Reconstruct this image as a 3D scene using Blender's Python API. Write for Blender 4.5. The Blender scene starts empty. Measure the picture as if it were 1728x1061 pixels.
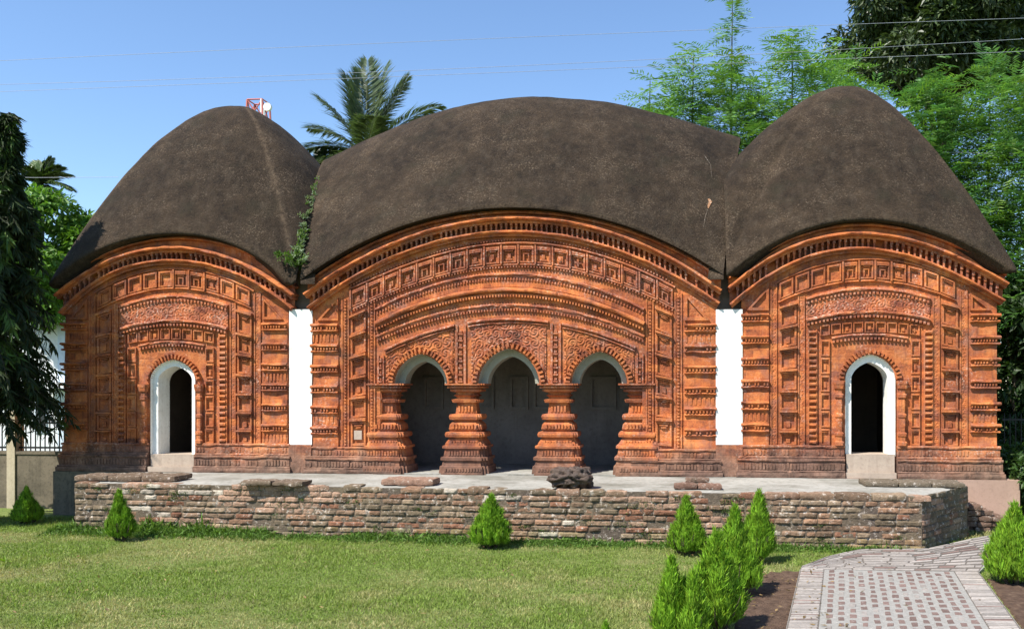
import bpy, math, random
import numpy as np
from mathutils import Vector

random.seed(7)
rng = np.random.default_rng(11)
SC = bpy.context.scene
COL = SC.collection

# ------------------------------------------------------------------ camera
F_PX, PU, PV = 1500.0, 1014.0, 654.0
YAW = math.radians(5.36)
EYE = 2.23
FWD = np.array([-math.sin(YAW), math.cos(YAW), 0.0])
RGT = np.array([math.cos(YAW), math.sin(YAW), 0.0])
CAM = 1.5 * RGT - 15.0 * FWD + np.array([0, 0, EYE])
cam_d = bpy.data.cameras.new("camera")
cam = bpy.data.objects.new("camera", cam_d)
COL.objects.link(cam)
cam.location = CAM
cam.rotation_euler = (math.pi / 2, 0, YAW)
cam_d.sensor_width = 36.0
cam_d.lens = F_PX / 1728 * 36.0
cam_d.shift_x = (864 - PU) / 1728
cam_d.shift_y = (PV - 530.5) / 1728
cam_d.clip_end = 3000
SC.camera = cam

# ------------------------------------------------------------------ light
ELEV, AZ = math.radians(52), math.radians(43)
SUNV = Vector((-math.sin(AZ) * math.cos(ELEV), -math.cos(AZ) * math.cos(ELEV), math.sin(ELEV)))
W = bpy.data.worlds.new("World")
SC.world = W
W.use_nodes = True
nt = W.node_tree
nt.nodes.clear()
sky = nt.nodes.new("ShaderNodeTexSky")
sky.sky_type = 'NISHITA'
sky.sun_disc = False
sky.sun_elevation = ELEV
sky.sun_rotation = math.atan2(SUNV.x, SUNV.y)
sky.air_density = 1.0
sky.dust_density = 0.0
sky.ozone_density = 5.0
bg = nt.nodes.new("ShaderNodeBackground")
bg.inputs[1].default_value = 0.12
wo = nt.nodes.new("ShaderNodeOutputWorld")
nt.links.new(sky.outputs[0], bg.inputs[0])
nt.links.new(bg.outputs[0], wo.inputs[0])
sl = bpy.data.lights.new("sun", 'SUN')
sl.energy = 5.0
sl.angle = math.radians(0.5)
sl.color = (1.0, 0.955, 0.88)
so = bpy.data.objects.new("sun", sl)
COL.objects.link(so)
so.rotation_euler = SUNV.to_track_quat('Z', 'Y').to_euler()
so.location = (-20, -20, 40)
SC.view_settings.view_transform = 'Standard'
SC.view_settings.look = 'None'
SC.view_settings.exposure = 0.88
SC.view_settings.gamma = 1.0

# ------------------------------------------------------------------ survey helpers: photo measurements to metres on a plane
def P(u, v, Y=0.0):
    d = FWD + (u - PU) / F_PX * RGT + np.array([0, 0, (PV - v) / F_PX])
    return CAM + d * ((Y - CAM[1]) / d[1])
def X(u, Y=0.0): return float(P(u, 600, Y)[0])
def Z(u, v, Y=0.0): return float(P(u, v, Y)[2])
def G(u, v, z=0.0):
    d = FWD + (u - PU) / F_PX * RGT + np.array([0, 0, (PV - v) / F_PX])
    p = CAM + d * ((z - CAM[2]) / d[2])
    return np.array([p[0], p[1], z])
PLAT = EYE - 1.46      # top of the platform

# ------------------------------------------------------------------ noise
def _h(ix, iz, s): 
    v = np.sin(ix * 127.1 + iz * 311.7 + s * 74.7) * 43758.5453
    return v - np.floor(v)
def vnoise(x, z, s=0):
    ix, iz = np.floor(x), np.floor(z)
    fx, fz = x - ix, z - iz
    fx = fx * fx * (3 - 2 * fx); fz = fz * fz * (3 - 2 * fz)
    a, b = _h(ix, iz, s), _h(ix + 1, iz, s)
    c, d = _h(ix, iz + 1, s), _h(ix + 1, iz + 1, s)
    return (a * (1 - fx) + b * fx) * (1 - fz) + (c * (1 - fx) + d * fx) * fz
def fbm(x, z, s=0, o=4):
    t, a, n = 0, 0.5, 0
    for k in range(o):
        t = t + a * vnoise(x * 2 ** k, z * 2 ** k, s + k); n += a; a *= 0.55
    return t / n
def vor(x, z, s=0):
    ix, iz = np.floor(x), np.floor(z)
    best = np.full(np.shape(x), 9.0)
    for dx in (-1, 0, 1):
        for dz in (-1, 0, 1):
            jx, jz = ix + dx, iz + dz
            px = jx + 0.15 + 0.7 * _h(jx, jz, s); pz = jz + 0.15 + 0.7 * _h(jx, jz, s + 5)
            best = np.minimum(best, (x - px) ** 2 + (z - pz) ** 2)
    return np.sqrt(best)

# ------------------------------------------------------------------ mesh builder
class MB:
    def __init__(s): s.V = []; s.Q = []; s.T = []; s.C = []; s.n = 0; s.hascol = False
    def add(s, V, Q=None, T=None, col=None):
        V = np.asarray(V, float).reshape(-1, 3)
        if Q is not None and len(Q): s.Q.append(np.asarray(Q, int).reshape(-1, 4) + s.n)
        if T is not None and len(T): s.T.append(np.asarray(T, int).reshape(-1, 3) + s.n)
        if col is None: c = np.ones((len(V), 4))
        else:
            c = np.asarray(col, float); s.hascol = True
            if c.ndim == 1: c = np.tile(c, (len(V), 1))
            if c.shape[1] == 3: c = np.hstack([c, np.ones((len(c), 1))])
        s.C.append(c); s.V.append(V); s.n += len(V)
        return s
    def box(s, x0, x1, y0, y1, z0, z1, col=None, rot=0.0):
        V = np.array([(x, y, z) for z in (z0, z1) for y in (y0, y1) for x in (x0, x1)], float)
        if rot:
            c = V.mean(0); d = V - c
            V = np.c_[d[:, 0] * math.cos(rot) - d[:, 1] * math.sin(rot), d[:, 0] * math.sin(rot) + d[:, 1] * math.cos(rot), d[:, 2]] + c
        Q = [(0, 2, 3, 1), (4, 5, 7, 6), (0, 1, 5, 4), (2, 6, 7, 3), (0, 4, 6, 2), (1, 3, 7, 5)]
        return s.add(V, Q, col=col)
    def grid(s, A, col=None, flip=False, close_u=False):
        A = np.asarray(A, float); nu, nv = A.shape[:2]
        I = np.arange(nu * nv).reshape(nu, nv)
        if close_u: I = np.vstack([I, I[:1]])
        q = np.stack([I[:-1, :-1], I[1:, :-1], I[1:, 1:], I[:-1, 1:]], -1).reshape(-1, 4)
        if flip: q = q[:, ::-1]
        if col is not None and np.ndim(col) == 3: col = np.asarray(col).reshape(-1, np.shape(col)[-1])
        return s.add(A.reshape(-1, 3), q, col=col)
    def build(s, name, mat, parent=None, smooth=False):
        V = np.concatenate(s.V)
        if parent is not None:
            o_ = parent; off = np.zeros(3)
            while o_ is not None:
                off = off + np.array(o_.location); o_ = o_.parent
            V = V - off
        me = bpy.data.meshes.new(name)
        Q = np.concatenate(s.Q) if s.Q else np.zeros((0, 4), int)
        T = np.concatenate(s.T) if s.T else np.zeros((0, 3), int)
        me.vertices.add(len(V)); me.vertices.foreach_set("co", V.astype(np.float32).ravel())
        me.loops.add(Q.size + T.size)
        me.loops.foreach_set("vertex_index", np.concatenate([Q.ravel(), T.ravel()]).astype(np.int32))
        me.polygons.add(len(Q) + len(T))
        st = np.concatenate([np.arange(len(Q)) * 4, Q.size + np.arange(len(T)) * 3]).astype(np.int32)
        me.polygons.foreach_set("loop_start", st)
        me.update(calc_edges=True)
        me.polygons.foreach_set("use_smooth", np.full(len(me.polygons), smooth))
        if s.hascol:
            a = me.color_attributes.new("Col", 'FLOAT_COLOR', 'POINT')
            a.data.foreach_set("color", np.concatenate(s.C).astype(np.float32).ravel())
        me.materials.append(mat)
        me.validate()
        o = bpy.data.objects.new(name, me)
        COL.objects.link(o)
        if parent is not None: o.parent = parent
        return o

def tag(o, label=None, cat=None, group=None, kind=None):
    if label: o['label'] = label
    if cat: o['category'] = cat
    if group: o['group'] = group
    if kind: o['kind'] = kind
    return o
def thing(name, label, cat, loc, group=None):
    o = bpy.data.objects.new(name, None); COL.objects.link(o)
    o.location = loc; o.empty_display_size = 0.3
    return tag(o, label, cat, group)

def inpoly(x, y, poly):
    poly = np.asarray(poly)[:, :2]; r = np.zeros(np.shape(x), bool); j = len(poly) - 1
    for i in range(len(poly)):
        xi, yi = poly[i]; xj, yj = poly[j]
        c = ((yi > y) != (yj > y)) & (x < (xj - xi) * (y - yi) / (yj - yi + 1e-12) + xi)
        r ^= c; j = i
    return r

def tube(mb, pts, radii, n=8, col=None):
    pts = np.asarray(pts, float); m = len(pts)
    radii = np.broadcast_to(radii, (m,))
    d = np.gradient(pts, axis=0); d /= np.linalg.norm(d, axis=1)[:, None] + 1e-9
    ref = np.where(np.abs(d[:, 2:3]) > 0.9, np.array([[1., 0, 0]]), np.array([[0, 0, 1.]]))
    a = np.cross(d, ref); a /= np.linalg.norm(a, axis=1)[:, None] + 1e-9
    b = np.cross(d, a)
    t = np.linspace(0, 2 * np.pi, n, endpoint=False)
    R = pts[None] + radii[None, :, None] * (np.cos(t)[:, None, None] * a[None] + np.sin(t)[:, None, None] * b[None])
    mb.grid(R, col=col, close_u=True)

# ------------------------------------------------------------------ materials
def new_mat(name):
    m = bpy.data.materials.new(name); m.use_nodes = True
    n = m.node_tree; n.nodes.clear()
    out = n.nodes.new("ShaderNodeOutputMaterial")
    b = n.nodes.new("ShaderNodeBsdfPrincipled")
    n.links.new(b.outputs[0], out.inputs[0])
    b.inputs['Roughness'].default_value = 0.85
    b.inputs['Specular IOR Level'].default_value = 0.25
    return m, n, b, out
class NT:
    def __init__(s, n): s.n = n
    def node(s, t, **kw):
        x = s.n.nodes.new(t)
        for k, v in kw.items(): setattr(x, k, v)
        return x
    def link(s, a, b): s.n.links.new(a, b)
    def coord(s):
        return s.node("ShaderNodeTexCoord").outputs['Object']
    def noise(s, vec, scale, detail=4, rough=0.55, dist=0.0):
        x = s.node("ShaderNodeTexNoise")
        x.inputs['Scale'].default_value = scale; x.inputs['Detail'].default_value = detail
        x.inputs['Roughness'].default_value = rough; x.inputs['Distortion'].default_value = dist
        s.link(vec, x.inputs['Vector']); return x.outputs[0]
    def ramp(s, fac, stops):
        x = s.node("ShaderNodeValToRGB"); e = x.color_ramp.elements
        while len(e) < len(stops): e.new(0.5)
        for i, (p, c) in enumerate(stops):
            e[i].position = p
            e[i].color = (c, c, c, 1) if not hasattr(c, '__len__') else (*c[:3], 1)
        s.link(fac, x.inputs[0]); return x.outputs[0]
    def mix(s, fac, a, b, mode='MIX'):
        x = s.node("ShaderNodeMix", data_type='RGBA', blend_type=mode)
        for sock, v in ((x.inputs[0], fac), (x.inputs[6], a), (x.inputs[7], b)):
            if hasattr(v, 'node'): s.link(v, sock)
            elif hasattr(v, '__len__'): sock.default_value = (*v[:3], 1)
            else: sock.default_value = v
        return x.outputs[2]
    def math(s, op, a, b=None, clamp=False):
        x = s.node("ShaderNodeMath", operation=op, use_clamp=clamp)
        for sock, v in zip(x.inputs, (a, b)):
            if v is None: continue
            if hasattr(v, 'node'): s.link(v, sock)
            else: sock.default_value = v
        return x.outputs[0]
    def bump(s, h, strength, dist, bsdf, prev=None):
        x = s.node("ShaderNodeBump")
        x.inputs['Strength'].default_value = strength; x.inputs['Distance'].default_value = dist
        s.link(h, x.inputs['Height'])
        if prev is not None: s.link(prev, x.inputs['Normal'])
        s.link(x.outputs[0], bsdf.inputs['Normal']); return x.outputs[0]
    def attr(s, name="Col"):
        x = s.node("ShaderNodeAttribute"); x.attribute_name = name; return x.outputs['Color']

def mat_terracotta(name, carved=1.0, tint=(1, 1, 1), grime=1.0, salt=0.0):
    m, n, b, out = new_mat(name); t = NT(n)
    co = t.coord()
    sp = t.node("ShaderNodeSeparateXYZ"); t.link(co, sp.inputs[0])
    cb = t.node("ShaderNodeCombineXYZ"); t.link(sp.outputs[0], cb.inputs[0]); t.link(sp.outputs[2], cb.inputs[1])
    br = t.node("ShaderNodeTexBrick"); t.link(cb.outputs[0], br.inputs['Vector'])
    br.inputs['Scale'].default_value = 1.0
    br.inputs['Brick Width'].default_value = 0.23; br.inputs['Row Height'].default_value = 0.115
    br.inputs['Mortar Size'].default_value = 0.004; br.inputs['Mortar Smooth'].default_value = 0.3
    br.inputs['Color1'].default_value = (0.0, 0.0, 0.0, 1); br.inputs['Color2'].default_value = (1, 1, 1, 1)
    br.inputs['Mortar'].default_value = (0.5, 0.5, 0.5, 1)
    big = t.noise(co, 1.1, 5, 0.6)
    med = t.noise(co, 6.0, 5, 0.65)
    fine = t.noise(co, 42.0, 4, 0.7)
    tone = t.math('ADD', t.math('MULTIPLY', big, 0.52), t.math('MULTIPLY', med, 0.42))
    tone = t.math('ADD', tone, t.math('MULTIPLY', t.math('SUBTRACT', br.outputs[0], 0.5), 0.20))
    tone = t.math('ADD', tone, t.math('MULTIPLY', t.math('SUBTRACT', fine, 0.5), 0.42))
    k = tint
    c = t.ramp(tone, [(0.26, (0.13 * k[0], 0.045 * k[1], 0.026 * k[2])), (0.41, (0.33 * k[0], 0.102 * k[1], 0.038 * k[2])),
                      (0.54, (0.49 * k[0], 0.168 * k[1], 0.052 * k[2])), (0.74, (0.63 * k[0], 0.28 * k[1], 0.10 * k[2]))])
    # lichen: purplish grey patches
    li = t.ramp(t.noise(co, 2.6, 6, 0.7, 0.4), [(0.50, 0), (0.66, 0.62)])
    c = t.mix(li, c, (0.27, 0.135, 0.10))
    # salts: pale speckle
    s1 = t.ramp(t.noise(co, 1.7, 3, 0.6), [(0.50 - salt, 0), (0.68 - salt, 1)])
    s2 = t.ramp(t.noise(co, 24.0, 5, 0.75), [(0.53, 0), (0.66, 0.85)])
    c = t.mix(t.math('MULTIPLY', s1, s2), c, (0.62, 0.50, 0.40))
    # damp grime rising from the ground
    gz = t.math('ADD', sp.outputs[2], t.math('MULTIPLY', t.math('SUBTRACT', t.noise(co, 1.3, 5, 0.65), 0.5), 0.95))
    g = t.ramp(gz, [(0.0, 0.86 * grime), (0.27, 0.70 * grime), (0.52, 0.0)])
    c = t.mix(g, c, t.ramp(med, [(0.35, (0.085, 0.062, 0.045)), (0.65, (0.21, 0.14, 0.10))]))
    # rain streaks, dark and pale
    mp = t.node("ShaderNodeMapping"); mp.inputs['Scale'].default_value = (6, 6, 0.55); t.link(co, mp.inputs[0])
    sn = t.noise(mp.outputs[0], 1.0, 5, 0.65)
    c = t.mix(t.ramp(sn, [(0.54, 0), (0.70, 0.5)]), c, (0.11, 0.06, 0.04))
    c = t.mix(t.ramp(sn, [(0.28, 0.38), (0.42, 0)]), c, (0.55, 0.32, 0.20))
    # black algae high up
    bl = t.ramp(t.noise(co, 3.7, 6, 0.72), [(0.56, 0), (0.70, 0.62)])
    c = t.mix(bl, c, (0.07, 0.048, 0.034))
    tl = t.ramp(t.noise(co, 0.75, 4, 0.6), [(0.36, (0.76, 0.68, 0.70)), (0.64, (1.10, 1.00, 0.97))])
    c = t.mix(1.0, c, tl, 'MULTIPLY')
    t.link(c, b.inputs['Base Color'])
    b.inputs['Roughness'].default_value = 0.9
    vo = t.node("ShaderNodeTexVoronoi"); vo.inputs['Scale'].default_value = 30.0; t.link(co, vo.inputs['Vector'])
    hh = t.math('ADD', t.math('MULTIPLY', vo.outputs['Distance'], -0.8 * carved), t.math('MULTIPLY', fine, 0.8))
    hh = t.math('SUBTRACT', hh, t.math('MULTIPLY', br.outputs['Fac'], 0.5))
    t.bump(hh, 0.38, 0.011, b)
    return m

def mat_roof():
    m, n, b, out = new_mat("weathered_lime_roof"); t = NT(n)
    co = t.coord()
    big = t.noise(co, 0.8, 6, 0.62); med = t.noise(co, 5, 6, 0.65); fine = t.noise(co, 34, 5, 0.75)
    tone = t.math('ADD', t.math('MULTIPLY', big, 0.36), t.math('ADD', t.math('MULTIPLY', med, 0.30), t.math('MULTIPLY', fine, 0.34)))
    c = t.ramp(tone, [(0.38, (0.014, 0.0095, 0.006)), (0.48, (0.040, 0.0278, 0.0175)), (0.57, (0.068, 0.048, 0.031)), (0.66, (0.14, 0.103, 0.07))])
    mp = t.node("ShaderNodeMapping"); mp.inputs['Scale'].default_value = (7, 7, 0.5); t.link(co, mp.inputs[0])
    stv = t.ramp(t.noise(mp.outputs[0], 1.0, 4, 0.6), [(0.50, 0), (0.70, 0.5)])
    c = t.mix(stv, c, (0.085, 0.068, 0.052))
    sp = t.ramp(t.noise(co, 30, 5, 0.75), [(0.52, 0), (0.63, 0.8)])
    zone = t.ramp(t.noise(co, 1.6, 5, 0.7), [(0.46, 0.16), (0.64, 1)])
    c = t.mix(t.math('MULTIPLY', sp, zone), c, (0.21, 0.17, 0.13))
    gr = t.ramp(t.noise(co, 1.9, 5, 0.6), [(0.55, 0), (0.75, 0.5)])
    c = t.mix(gr, c, (0.030, 0.030, 0.017))
    # worn pale edges carried by the mesh
    at = t.attr(); 
    sx = t.node("ShaderNodeSeparateColor"); t.link(at, sx.inputs[0])
    w = t.math('MULTIPLY', t.math('SUBTRACT', 1.0, sx.outputs[0]), t.ramp(t.noise(co, 16, 4, 0.7), [(0.38, 0), (0.62, 1)]))
    c = t.mix(t.math('MULTIPLY', w, 0.75), c, (0.19, 0.145, 0.105))
    c = t.mix(1.0, c, (0.74, 0.675, 0.60), 'MULTIPLY')
    t.link(c, b.inputs['Base Color'])
    b.inputs['Roughness'].default_value = 0.95
    t.bump(t.math('ADD', fine, t.math('MULTIPLY', med, 0.6)), 0.9, 0.05, b)
    return m

def mat_plaster(name, base, dirt, amt=0.6, scale=1.6, rough=0.8):
    if max(base) < 0.6: base = tuple(x * 0.8 for x in base); dirt = tuple(x * 0.8 for x in dirt)
    m, n, b, out = new_mat(name); t = NT(n); co = t.coord()
    f = t.ramp(t.noise(co, scale, 6, 0.68), [(0.42, 0), (0.72, amt)])
    f2 = t.ramp(t.noise(co, scale * 11, 5, 0.7), [(0.5, 0), (0.75, amt * 0.7)])
    c = t.mix(f, base, dirt); c = t.mix(f2, c, tuple(x * 0.7 for x in dirt))
    mp = t.node("ShaderNodeMapping"); mp.inputs['Scale'].default_value = (9, 9, 0.7); t.link(co, mp.inputs[0])
    c = t.mix(t.ramp(t.noise(mp.outputs[0], 1.0, 4, 0.6), [(0.55, 0), (0.75, amt * 0.6)]), c, dirt)
    t.link(c, b.inputs['Base Color']); b.inputs['Roughness'].default_value = rough
    t.bump(t.noise(co, scale * 16, 5, 0.6), 0.3, 0.01, b)
    return m

def mat_attr(name, rough=0.9, nscale=25, var=0.35, bump=0.6, bdist=0.012, spec=0.2, speck=None):
    m, n, b, out = new_mat(name); t = NT(n); co = t.coord()
    a = t.mix(1.0, t.attr(), (0.82, 0.82, 0.82), 'MULTIPLY')
    k = t.ramp(t.noise(co, nscale, 5, 0.7), [(0.25, 1 - var), (0.75, 1 + var * 0.6)])
    c = t.mix(1.0, a, k, 'MULTIPLY')
    if speck:
        c = t.mix(t.ramp(t.noise(co, nscale * 0.55, 5, 0.75), [(speck[0], 0), (speck[0] + 0.1, speck[1])]), c, speck[2])
        if len(speck) > 3:
            c = t.mix(t.ramp(t.noise(co, nscale * 0.16, 5, 0.7), [(speck[3], 0), (speck[3] + 0.12, 0.75)]), c, speck[4])
    t.link(c, b.inputs['Base Color']); b.inputs['Roughness'].default_value = rough
    b.inputs['Specular IOR Level'].default_value = spec
    if bump: t.bump(t.noise(co, nscale * 1.6, 5, 0.7), bump, bdist, b)
    return m

def mat_leaf(name, rough=0.5, trans=0.35, spec=0.35, tint=(1.1, 1.25, 0.5)):
    m, n, b, out = new_mat(name); t = NT(n)
    a = t.mix(1.0, t.attr(), (0.82, 0.82, 0.82), 'MULTIPLY')
    t.link(a, b.inputs['Base Color']); b.inputs['Roughness'].default_value = rough
    b.inputs['Specular IOR Level'].default_value = spec
    tr = t.node("ShaderNodeBsdfTranslucent")
    t.link(t.mix(1.0, a, tint, 'MULTIPLY'), tr.inputs[0])
    mx = t.node("ShaderNodeMixShader"); mx.inputs[0].default_value = trans
    t.link(b.outputs[0], mx.inputs[1]); t.link(tr.outputs[0], mx.inputs[2]); t.link(mx.outputs[0], out.inputs[0])
    return m

def mat_simple(name, c, rough=0.6, var=0.25, scale=20, metal=0.0):
    m, n, b, out = new_mat(name); t = NT(n); co = t.coord()
    k = t.ramp(t.noise(co, scale, 4, 0.65), [(0.3, 1 - var), (0.7, 1 + var)])
    t.link(t.mix(1.0, c, k, 'MULTIPLY'), b.inputs['Base Color'])
    b.inputs['Roughness'].default_value = rough; b.inputs['Metallic'].default_value = metal
    return m

M = {}
M['terra'] = mat_terracotta("carved_terracotta", 1.0)
M['terra_plain'] = mat_terracotta("plain_terracotta", 0.45, (1.03, 1.0, 0.95))
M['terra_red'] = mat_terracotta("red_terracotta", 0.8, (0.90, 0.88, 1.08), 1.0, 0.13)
M['plinth'] = mat_terracotta("stained_plinth_terracotta", 0.9, (0.9, 0.95, 1.1), 1.15, 0.10)
M['roof'] = mat_roof()
M['white'] = mat_plaster("whitewash", (0.78, 0.77, 0.72), (0.52, 0.48, 0.40), 0.6)
M['lining'] = mat_plaster("limewashed_lining", (0.44, 0.43, 0.36), (0.30, 0.30, 0.23), 0.6)
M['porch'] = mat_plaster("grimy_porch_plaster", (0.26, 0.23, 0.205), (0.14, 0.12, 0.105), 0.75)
M['dark_room'] = mat_plaster("sooty_plaster", (0.22, 0.165, 0.125), (0.13, 0.10, 0.08), 0.7)  # dark base colour for chamber walls and the block over the whitewashed faces
M['pink'] = mat_plaster("pink_plaster", (0.50, 0.33, 0.25), (0.34, 0.22, 0.16), 0.6)
M['sill'] = mat_plaster("stone_sill", (0.50, 0.40, 0.31), (0.30, 0.22, 0.17), 0.6)
M['cement'] = mat_plaster("worn_cement", (0.42, 0.405, 0.36), (0.17, 0.16, 0.125), 0.95, 1.1)
M['brick'] = mat_attr("old_brick", 0.92, 26, 0.42, 0.9, 0.02, 0.15, (0.56, 0.7, (0.62, 0.54, 0.46), 0.60, (0.10, 0.085, 0.058)))
M['pathbrick'] = mat_attr("path_brick", 0.9, 30, 0.3, 0.5, 0.008, 0.2, (0.58, 0.45, (0.50, 0.47, 0.43)))
M['leaf'] = mat_leaf("leaf_green")
M['leaf_gloss'] = mat_leaf("glossy_leaf", 0.42, 0.22, 0.4)
M['leaf_dark'] = mat_leaf("dark_drooping_leaf", 0.55, 0.15, 0.25)
M['needle'] = mat_leaf("conifer_needle", 0.6, 0.12, 0.2, (1.1, 1.15, 0.4))
M['grass'] = mat_leaf("grass_blade", 0.55, 0.35, 0.25, (1.1, 1.15, 0.5))
M['bark'] = mat_attr("bark", 0.95, 14, 0.45, 0.9, 0.03)
M['iron'] = mat_simple("black_iron", (0.02, 0.02, 0.022), 0.5)
M['rock'] = mat_attr("burnt_clinker", 0.55, 16, 0.6, 1.0, 0.03, 0.4, (0.60, 0.5, (0.30, 0.27, 0.24)))
M['wire'] = mat_simple("aluminium_wire", (0.30, 0.32, 0.35), 0.5)
M['tower'] = mat_attr("tower_paint", 0.5, 3, 0.1, 0)
M['house'] = mat_plaster("pale_blue_house_paint", (0.52, 0.60, 0.68), (0.38, 0.42, 0.46), 0.5, 0.7)
M['house_white'] = mat_plaster("white_house_paint", (0.66, 0.68, 0.68), (0.45, 0.46, 0.45), 0.5, 0.7)
M['glass'] = mat_simple("dark_window_glass", (0.03, 0.035, 0.04), 0.12, 0.1)
M['post'] = mat_plaster("cream_post", (0.55, 0.47, 0.33), (0.35, 0.29, 0.2), 0.5)
M['oldwall'] = mat_plaster("mossy_wall", (0.20, 0.165, 0.115), (0.06, 0.052, 0.036), 0.95)  # dark brown base with still darker blotches

# ------------------------------------------------------------------ the ground, soil beds and path
def mat_ground():
    m, n, b, out = new_mat("lawn_soil"); t = NT(n); co = t.coord()
    g = t.ramp(t.noise(co, 9, 6, 0.75), [(0.3, (0.09, 0.13, 0.028)), (0.5, (0.18, 0.24, 0.055)), (0.7, (0.27, 0.30, 0.10))])
    dry = t.ramp(t.noise(co, 0.55, 5, 0.65), [(0.5, 0), (0.68, 0.7)])
    c = t.mix(dry, g, t.ramp(t.noise(co, 14, 5, 0.7), [(0.35, (0.19, 0.18, 0.07)), (0.65, (0.36, 0.30, 0.15))]))
    c = t.mix(1.0, c, (0.8, 0.8, 0.8), 'MULTIPLY')
    t.link(c, b.inputs['Base Color'])
    t.bump(t.noise(co, 45, 5, 0.8), 0.8, 0.03, b)
    return m
def mat_soil():
    m, n, b, out = new_mat("bare_soil"); t = NT(n); co = t.coord()
    c = t.ramp(t.noise(co, 12, 6, 0.75), [(0.3, (0.07, 0.042, 0.028)), (0.55, (0.16, 0.10, 0.068)), (0.75, (0.27, 0.19, 0.13))])
    c = t.mix(1.0, c, (0.9, 0.88, 0.85), 'MULTIPLY')
    t.link(c, b.inputs['Base Color']); b.inputs['Roughness'].default_value = 1
    t.bump(t.noise(co, 38, 6, 0.8), 1.0, 0.04, b)
    return m
mb = MB(); mb.add([(-700, -700, 0), (700, -700, 0), (700, 700, 0), (-700, 700, 0)], [(0, 1, 2, 3)])
tag(mb.build("ground", mat_ground()), kind="structure")

L0, L1 = G(1350, 966), G(1328, 1061)
R0, R1 = G(1652, 971), G(1718, 1061)
L2 = L0 + (L1 - L0) * 2.6; R2 = R0 + (R1 - R0) * 2.6
PB, PC, PB2 = G(1452, 931), G(1700, 902), G(1562, 931)
PATH_POLY = [L2, L0, G(1392, 945), PB, PB2, G(1640, 913), PC, G(1712, 915), R0, R2]
SOIL_A = [L2 + np.array([-1.0, 0, 0]), G(1238, 1061), G(1252, 1000), G(1290, 968), G(1349, 963), L0 + np.array([.05, 0, 0]), L2 + np.array([.05, 0, 0])]
SOIL_B = [R2, R0 + np.array([0.02, -.15, 0]), G(1690, 985), G(1790, 985), R2 + np.array([1.6, 0, 0])]
def sheet(poly, z):
    poly = np.array(poly)[:, :2]; c = poly.mean(0)
    V = [(c[0], c[1], z)] + [(p[0], p[1], z) for p in poly]; k = len(poly)
    return MB().add(V, None, [(0, 1 + i, 1 + (i + 1) % k) for i in range(k)])
def soilmesh(poly, name, mat):
    poly = np.array(poly)[:, :2]; lo, hi = poly.min(0), poly.max(0)
    n = 70; A = np.zeros((n, n, 3)); m_ = MB()
    xs, ys = np.linspace(lo[0], hi[0], n), np.linspace(lo[1], hi[1], n)
    XX, YY = np.meshgrid(xs, ys, indexing='ij')
    ZZ = 0.006 + 0.03 * fbm(XX * 9, YY * 9, 3)
    ins = inpoly(XX + .04 * (fbm(XX * 6, YY * 6, 9) - .5), YY + .12 * (fbm(XX * 6, YY * 6, 4) - .5), poly)
    ZZ = np.where(ins, ZZ, -0.02)
    m_.grid(np.stack([XX, YY, ZZ], -1))
    return tag(m_.build(name, mat, smooth=True), kind="structure")
SOILM = mat_soil()
soilmesh(SOIL_A, "soil_bed", SOILM); soilmesh(SOIL_B, "soil_bed", SOILM)

# path: mortar slab with every brick laid on it
pm = MB()
slab = np.array(PATH_POLY)[:, :2]
c0 = slab.mean(0)
# slab (fan from an interior point of the bend)
ctr = (L0 + R0) / 2
V = [(ctr[0], ctr[1], 0.045)] + [(p[0], p[1], 0.045) for p in slab] + [(p[0], p[1], -0.05) for p in slab]
k = len(slab); T = [(0, 1 + i, 1 + (i + 1) % k) for i in range(k)]
Qs = [(1 + i, 1 + k + i, 1 + k + (i + 1) % k, 1 + (i + 1) % k) for i in range(k)]
pm.add(V, Qs, T, col=(0.33, 0.315, 0.285))
def pbrick(a, b, c, d, z, col):
    a, b, c, d = [np.array(q[:2]) for q in (a, b, c, d)]
    ct = (a + b + c + d) / 4
    j = lambda: np.array([random.uniform(-.005, .005), random.uniform(-.005, .005)])
    lo = [np.append(q + j(), 0.040) for q in (a, b, c, d)]
    hi = [np.append(ct + (q[:2] - ct) * 0.94, z + random.uniform(-.003, .003)) for q in lo]
    pm.add(lo + hi, [(0, 1, 5, 4), (1, 2, 6, 5), (2, 3, 7, 6), (3, 0, 4, 7), (4, 5, 6, 7)], col=col)
def pcol(red):
    v = random.uniform(0.8, 1.2)
    if red: return np.array([0.20, 0.135, 0.115]) * v
    return np.array([0.31, 0.275, 0.245]) * v
def pp(a, b):
    A_ = L0 + (L2 - L0) * b; B_ = R0 + (R2 - R0) * b
    return A_ + (B_ - A_) * a
nrow = 31
for (a0, a1) in ((0.002, .139), (.861, .998)):
    pm.grid([[np.append(pp(a, b)[:2], .0455) for b in np.linspace(0, 1, 12)] for a in (a0, a1)], col=(.15, .13, .11))
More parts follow.
